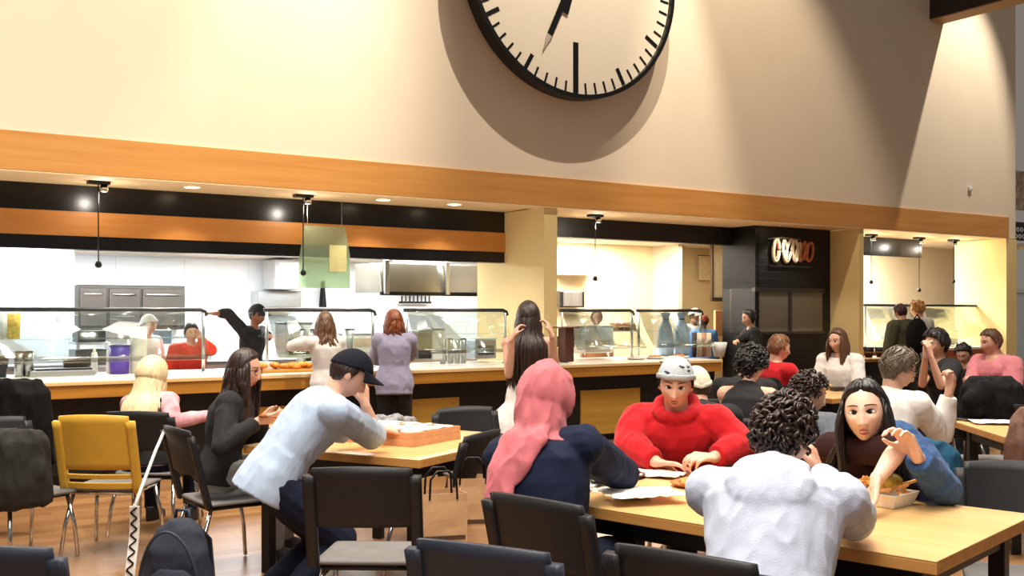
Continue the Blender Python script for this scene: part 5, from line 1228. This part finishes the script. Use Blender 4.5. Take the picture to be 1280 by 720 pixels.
# long-haired woman standing in white
p10, i10 = person('standing woman in a white dress with very long dark hair, back to us', ((660 - CX) / F * 7.6, 7.65), (.05, 1), pose='stand', male=False, lean=2, skin='peach', head=(.1, 1), sc=.94,
       armL=dict(w=P(640, 425, 7.45), e=P(636, 468, 7.55), d=(.4, .2, .9), pn=(.9, .3, 0), curl=.6), armR=dict(w=P(690, 420, 7.45), e=P(694, 460, 7.6), d=(-.3, .2, .9), pn=(-.9, .3, 0), curl=.6),
       dress=(WHITEC_, .36, [(.12, .30, .22, -.17, 0), (.14, .31, .23, -.17, 0), (.45, .28, .20, -.13, 0), (.70, .24, .17, -.08, 0), (.84, .165, .13, 0, 0)]), hair=('long', HDB, dict(len=.52, n=210, w=.018, th=.022, backoff=.07, **{'from': 55})), vox=.009, clothvox=.010, seed=16)
# two women at the counter
def stand_at(px, t): q = W(S(px, t), t); return (q.x, q.y)
NW = (-WY, WX)
person('woman with long brown hair in a pale grey patterned top standing at the counter', stand_at(409, -.33), NW, pose='stand', male=False, lean=6, skin='peach', head=(-.2, 1), sc=.90, pitch=10,
       armL=dict(w=P(391, 420, 9.75), out=.8), top=(PGREY, 'three', .022, -.1, 'blouse'), legs=DARK, hair=('wavy', HBR, dict(len=.30, n=130, wave=.008, w=.016)), vox=.011, seed=18, facial=False)
person('auburn-haired woman in a lavender jumper standing at the counter', stand_at(493, -.33), (-.1, 1), pose='stand', male=False, lean=7, skin='peach', head=(-.35, 1), sc=.91, pitch=14, wide=1.05,
       armL=dict(w=stand_at(478, .12) + (1.0,), out=.8), armR=dict(w=stand_at(512, .12) + (1.0,), out=.9), top=(LAV, 'long', .030, -.14, 'jumper'), legs=DARK, hair=('wavy', HAU, dict(len=.16, n=120, wave=.012, w=.016, th=.025)), vox=.011, wr=.012, seed=20, facial=False)
# staff
kt = 2.0
q = stand_at(238, 1.75); person('cook in a bright red jacket with hand at the mouth behind the counter', q, (.45, -.9), pose='stand', male=True, lean=4, skin='peach', head=(.5, -.87), sc=.825, wide=1.1, pitch=-2,
       armL=dict(w=P(250, 424, 11.0), d=(-.3, 0, .9), pn=(-.3, .8, 0), curl=.6), top=(COOKR, 'long', .03, -.1, 'cook_jacket'), legs=DARK, hair=('short', HB_, dict(th=.02)), vox=.011, wr=.012, seed=22)
q = stand_at(312, 1.75); person('staff member in black stretching one arm out to the left behind the counter', q, (.75, -.35), pose='stand', male=False, lean=8, skin='brown', head=(.85, -.3), sc=.95, pitch=12,
       armR=dict(e=P(285, 392, 11.15), w=P(268, 392, 11.05), d=(-1, 0, .1), pn=(0, 0, -1), curl=.1), armL=dict(w=P(337, 420, 11.0), out=.6), top=(DARK, {1: 'three', -1: 'long'}, .024, -.12, 'tunic'), legs=DARK, hair=('short', HB_), hat=('cap', DARK), vox=.011, seed=24)
q = stand_at(180, 1.9); person('cook in a white jacket and tall white hat facing right behind the counter', q, (.9, -.3), pose='stand', male=True, lean=4, skin='peach', head=(.9, -.35), sc=.88,
       top=(WHITEC_, 'long', .028, -.1, 'cook_jacket'), legs=DARK, hair=('short', HDB), hat=('beanie', cloth('cook_hat', '#e9e6df')), vox=.011, seed=26)
q = stand_at(745, 2.1); person('staff member with tied brown hair in a peach shirt and white apron behind the printer', q, (.1, -1), pose='stand', male=False, lean=3, skin='tan', head=(.1, -1), sc=.92,
       top=(PEACH, 'short', .022, -.1, 'shirt'), legs=WHITEC_, hair=('bun', HBR, dict(n=10, th=.016)), vox=.012, seed=28)
q = stand_at(866, 2.3); person('staff member in a white shirt and dark cap beside the blue-shirted one', q, (.5, -.8), pose='stand', male=True, lean=2, skin='brown', head=(.7, -.7), sc=.93,
       top=(WHITEC_, 'short', .022, -.1, 'shirt'), legs=DARK, hair=('short', HB_), hat=('cap', cloth('cap_white', '#d9d6d0')), vox=.012, seed=30)
q = stand_at(880, 1.85); person('staff member in a blue shirt and rust headscarf behind the cup stacks', q, (.1, 1), pose='stand', male=False, lean=8, skin='brown', head=(.2, 1), sc=.88, pitch=10,
       top=(BLUEC, 'long', .024, -.1, 'shirt'), legs=DARK, hair=('short', HDB), hat=('beanie', cloth('rust', '#8f3f26')), vox=.012, seed=32, facial=False)
# at the counter end
q = stand_at(943, .35); person('person in black with dark tied hair standing at the right end of the counter', q, (-.85, -.1), pose='stand', male=False, lean=6, skin='peach', head=(-.9, -.25), sc=.92, pitch=8,
       armR=dict(w=P(914, 432, 13.2), out=.4), top=(DARK, 'long', .024, -.12, 'jumper'), legs=DARK, hair=('bun', HB_, dict(n=10)), vox=.012, seed=34)
# couple by the right station
q = stand_at(1133, -.45); o21, i21 = person('man in an olive jacket seen from behind at the right-hand station', q, NW, pose='stand', male=True, lean=8, skin='peach', head=(-.3, 1), pitch=14, sc=.97, wide=1.1,
       top=(OLIVE, 'long', .04, -.16, 'jacket'), legs=DARK, hood='off', hair=('short', hairmat('maroon', '#3c1815')), vox=.012, wr=.015, seed=36, facial=False)
o = thing('black_rucksack', 'black rounded rucksack on the olive jacket', 'rucksack', Matrix.Translation(i21['base'] + i21['frame'](.27)[0] - i21['frame'](.27)[3] * .26 - i21['frame'](.27)[2] * .08))
mb = MB(); mb.ell((0, 0, 0), (.15, .11, .24), None, 20, 14); remesh(mb, 'main_compartment', COAT, .012, 2, .01, 9, parent=o); part('carry_handle', MB().tube([(-.04, 0, .23), (0, 0, .29), (.04, 0, .23)], .01, 6), COAT, o, True)
q = stand_at(1151, .02); person('blond curly-haired person standing beyond the olive jacket', q, (-.4, .9), pose='stand', male=True, lean=4, skin='peach', head=(-.6, .8), sc=1.0,
       top=(GREYL, 'long', .024, -.1, 'jumper'), legs=DARK, hair=('curly', hairmat('sandy', '#a8763f'), dict(n=160, r=.016)), vox=.012, seed=38, facial=False)
# seated people to the right, middle distance
def at(px, D): return ((px - CX) / F * D, D)
person('ginger-haired man in a red shirt seated with his face turned right', at(962, 9.2), (.8, .45), lean=8, skin='peach', head=(.93, .25), pitch=4, top=(RED, 'long', .026, -.1, 'shirt'), legs=DARK, hair=('short', HGI), vox=.010, seed=40, armR=dict(w=at(1002, 9.6) + (.80,), out=.5))
person('woman in a white blouse with long brown hair, facing us at the far table', at(1052, 10.7), (-.6, -.8), lean=6, male=False, skin='peach', head=(-.75, -.6), pitch=4, sc=1.04,
       top=(WHITEC_, 'long', .03, -.1, 'blouse'), legs=DARK, hair=('long', HBR, dict(len=.38, n=120, w=.015, **{'from': 62})), vox=.010, wr=.012, seed=42)
person('dark curly-haired person in black seated by the counter end', at(922, 8.1), (.4, .9), hip=.54, lean=36, skin='olive', head=(.5, .86), pitch=18, top=(DARK, 'long', .03, -.1, 'jacket'), legs=DARK, hair=('curly', HB_, dict(n=320, r=.014, th=.022)), vox=.010, seed=44, facial=False)
person('dark-haired woman with a bare shoulder seated behind the red hoodie', at(925, 6.75), (.5, .86), lean=22, male=False, skin='peach', head=(.6, .8), pitch=16, top=(mat('cloth_black_top', '#17151a', .9), 'none', .014, -.1, 'vest'), legs=DARK, hair=('curly', HB_, dict(n=340, r=.014, th=.024)), vox=.009, seed=46, facial=False)
person('curly brown-haired person in dark grey beyond the white hoodie', at(985, 5.6), (.5, .86), hip=.535, lean=38, skin='peach', head=(.85, .1), pitch=10, sc=.97, top=(GREYC, 'long', .026, -.1, 'jumper'), legs=DARK, hair=('curly', HDB, dict(n=340, r=.013, th=.02)), vox=.008, seed=48,
       armR=dict(w=P(1038, 562, 5.35), out=.3))
person('person in a cream knit hat seated behind the red hoodie', at(892, 5.95), (-.1, .98), hip=.535, lean=37, skin='peach', head=(-.1, .98), pitch=10, sc=.98, top=(DARK, 'long', .024, -.1, 'jumper'), legs=DARK, hair=('short', HBR), hat=('beanie', KNIT), vox=.009, seed=50, facial=False)
person('man with tousled grey-brown hair, glasses and white shirt behind the denim jacket', at(1098, 6.1), (.75, .62), lean=18, skin='tan', head=(.95, .12), pitch=16, sc=1.0, top=(WHITEC_, 'long', .022, -.1, 'shirt'), legs=DARK, glasses=BLACKM,
       hair=('short', HGR, dict(th=.024, mess=.9, cl=.06)), vox=.007, clothvox=.008, wr=.010, seed=52, armR=dict(e=P(1176, 545, 6.15), w=P(1186, 493, 6.10), d=(.1, 0, 1), pn=(-.8, -.3, 0), curl=1.0), armL=dict(w=P(1164, 520, 6.5), out=.3))
p22, i22 = person('dark-haired woman in black holding a phone up in both hands', at(1186, 9.5), (-.95, -.2), lean=10, male=False, skin='peach', head=(-.95, -.3), pitch=4, sc=1.05,
       armL=dict(e=P(1176, 482, 9.0), w=P(1164, 446, 8.98), d=(-.2, 0, .9), pn=(-.5, .8, 0), curl=.7), armR=dict(e=P(1153, 480, 9.3), w=P(1157, 446, 9.1), d=(.1, 0, .9), pn=(.2, -.9, 0), curl=.7),
       top=(DARK, {1: 'short', -1: 'short'}, .03, -.12, 'jacket'), legs=DARK, hair=('short', HB_, dict(th=.03)), vox=.009, seed=54)
solo('smartphone', 'black phone held by the dark-haired woman in black', 'phone', MB().box((0, 0, 0), (.07, .010, .15)), BLACKP, Matrix.Translation(P(1161, 440, 9.02)) @ Matrix.Rotation(1.2, 4, 'Z'), bevel=.006)
person('short-haired man in a pink jumper seated at the far right, turned left', at(1252, 10.2), (-.9, -.35), lean=10, skin='tan', head=(-.95, -.2), pitch=6, sc=1.05, wide=1.1, top=(PINK, 'long', .03, -.1, 'jumper'), legs=DARK, hair=('short', HBR), vox=.010, wr=.012, seed=56, armR=dict(w=at(1212, 10.0) + (.85,), out=.5), armL=dict(w=at(1232, 9.95) + (.84,), out=.6))
person('small curly dark-haired person in black bent over beside the man in pink', at(1222, 11.2), (-.8, -.5), lean=28, skin='tan', head=(-.6, -.7), pitch=25, sc=.9, top=(DARK, 'long', .026, -.1, 'jumper'), legs=DARK, hair=('curly', HB_, dict(n=120)), vox=.012, seed=58)
# ---------------------------------------------------------------- lights, world, camera
sc_ = bpy.context.scene
def area(name, loc, size, power, col, rot=(0, 0, 0), wall=True, sy=None):
    l = bpy.data.lights.new(name, 'AREA'); l.energy = power; l.color = col; l.size = size
    if name.startswith('hall'): l.spread = math.radians(105)
    if sy: l.shape = 'RECTANGLE'; l.size_y = sy
    o = bpy.data.objects.new(name, l); COL.objects.link(o)
    o.matrix_world = (WF if wall else Matrix()) @ Matrix.Translation(V(loc)) @ Matrix.Rotation(rot[2], 4, 'Z') @ Matrix.Rotation(rot[0], 4, 'X') @ Matrix.Rotation(rot[1], 4, 'Y'); return o
def spot(name, loc, tgt, power, ang, blend, col, r_=.06):
    l = bpy.data.lights.new(name, 'SPOT'); l.energy = power; l.spot_size = math.radians(ang); l.spot_blend = blend; l.color = col; l.shadow_soft_size = r_
    o = bpy.data.objects.new(name, l); COL.objects.link(o); a, b = WF @ V(loc), WF @ V(tgt)
    o.matrix_world = Matrix.Translation(a) @ (b - a).to_track_quat('-Z', 'Y').to_matrix().to_4x4(); return o
def point(name, loc, power, col, r_=.05, wall=True):
    l = bpy.data.lights.new(name, 'POINT'); l.energy = power; l.color = col; l.shadow_soft_size = r_
    o = bpy.data.objects.new(name, l); COL.objects.link(o); o.matrix_world = Matrix.Translation((WF @ V(loc)) if wall else V(loc)); return o
WARM = (1, .82, .60); WARM2 = (1, .895, .77); WARMW = (1, .87, .69); NEUT = (1, .95, .88); COOL = (.93, .97, 1)
# ceiling spots that wash the big wall
spot('wall_washer', (4.2, -3.2, 10.2), (2.0, FT, 4.2), 4600, 62, .7, WARMW, .05)
spot('wall_washer', (7.6, -1.9, 10.0), (6.7, FT, 4.6), 2300, 62, .35, WARMW, .03)
spot('wall_washer', (9.2, -2.2, 10.0), (10.6, FT, 2.9), 1700, 46, .6, WARM, .05)
spot('wall_washer', (15.6, -1.2, 8.6), (14.7, FT, 3.0), 1400, 52, .6, WARMW, .05)
# hall lighting over the tables
area('hall_ceiling_light', (0.2, 3.2, 6.5), 2.5, 215, WARM2, wall=False)
area('hall_ceiling_light', (-3.0, 6.0, 6.5), 2.5, 205, WARM2, wall=False)
area('hall_ceiling_light', (3.5, 7.5, 6.5), 2.5, 290, WARM2, wall=False)
area('hall_ceiling_light', (-.5, .5, 5.5), 2.5, 95, NEUT, (math.radians(28), 0, 0), wall=False)
# kitchen
for s0_ in (1.0, 3.6, 6.2): area('kitchen_ceiling_light', (s0_, 3.2, KZ - .02), 2.2, 190, COOL, sy=1.0)
area('servery_ceiling_light', (S1 + 2.0, 2.8, 2.56), 2.5, 190, NEUT, sy=.7)
area('servery_ceiling_light', (S1 + 3.6, 2.4, 2.56), 1.5, 40, WARM2, sy=.7)
area('station_ceiling_light', (14.6, 2.4, ZF0 - .02), 2.2, 300, NEUT, sy=.8)
# soffit downlights and lamp heads
for px, lb in SD: spot('soffit_downlight', (S(px, 1.0), 1.0 if px < 900 else .85, ZF0 - .03), (S(px, 1.0), .98 if px < 900 else .9, 0), 40, 110, .5, WARM2, .06)
for px, t in ((123, 1.0), (379, 1.0), (744, 1.1), (1089, 1.3), (1149, 1.3), (1192, 1.3)): point('lamp_head', (S(px, t) + .05, t, ZF0 - .13), 7, WARM2, .035)
area('far_hall_light', (SE + 4, 3.5, 5.0), 2.5, 160, NEUT)
w = bpy.data.worlds.new('World'); sc_.world = w; w.use_nodes = True
bg = w.node_tree.nodes['Background']; bg.inputs[0].default_value = (1.0, .90, .78, 1); bg.inputs[1].default_value = .21
cam = bpy.data.cameras.new('camera'); co_ = bpy.data.objects.new('camera', cam); COL.objects.link(co_)
cam.sensor_width = 36; cam.lens = 36 * F / 1280; cam.shift_y = (HY - 360) / 1280; cam.clip_end = 200
co_.location = (0, 0, CAMZ); co_.rotation_euler = (PI / 2, 0, 0); sc_.camera = co_
vs = sc_.view_settings; vs.view_transform = 'Standard'; vs.look = 'None'; vs.gamma = 1; vs.exposure = 0; vs.use_curve_mapping = False
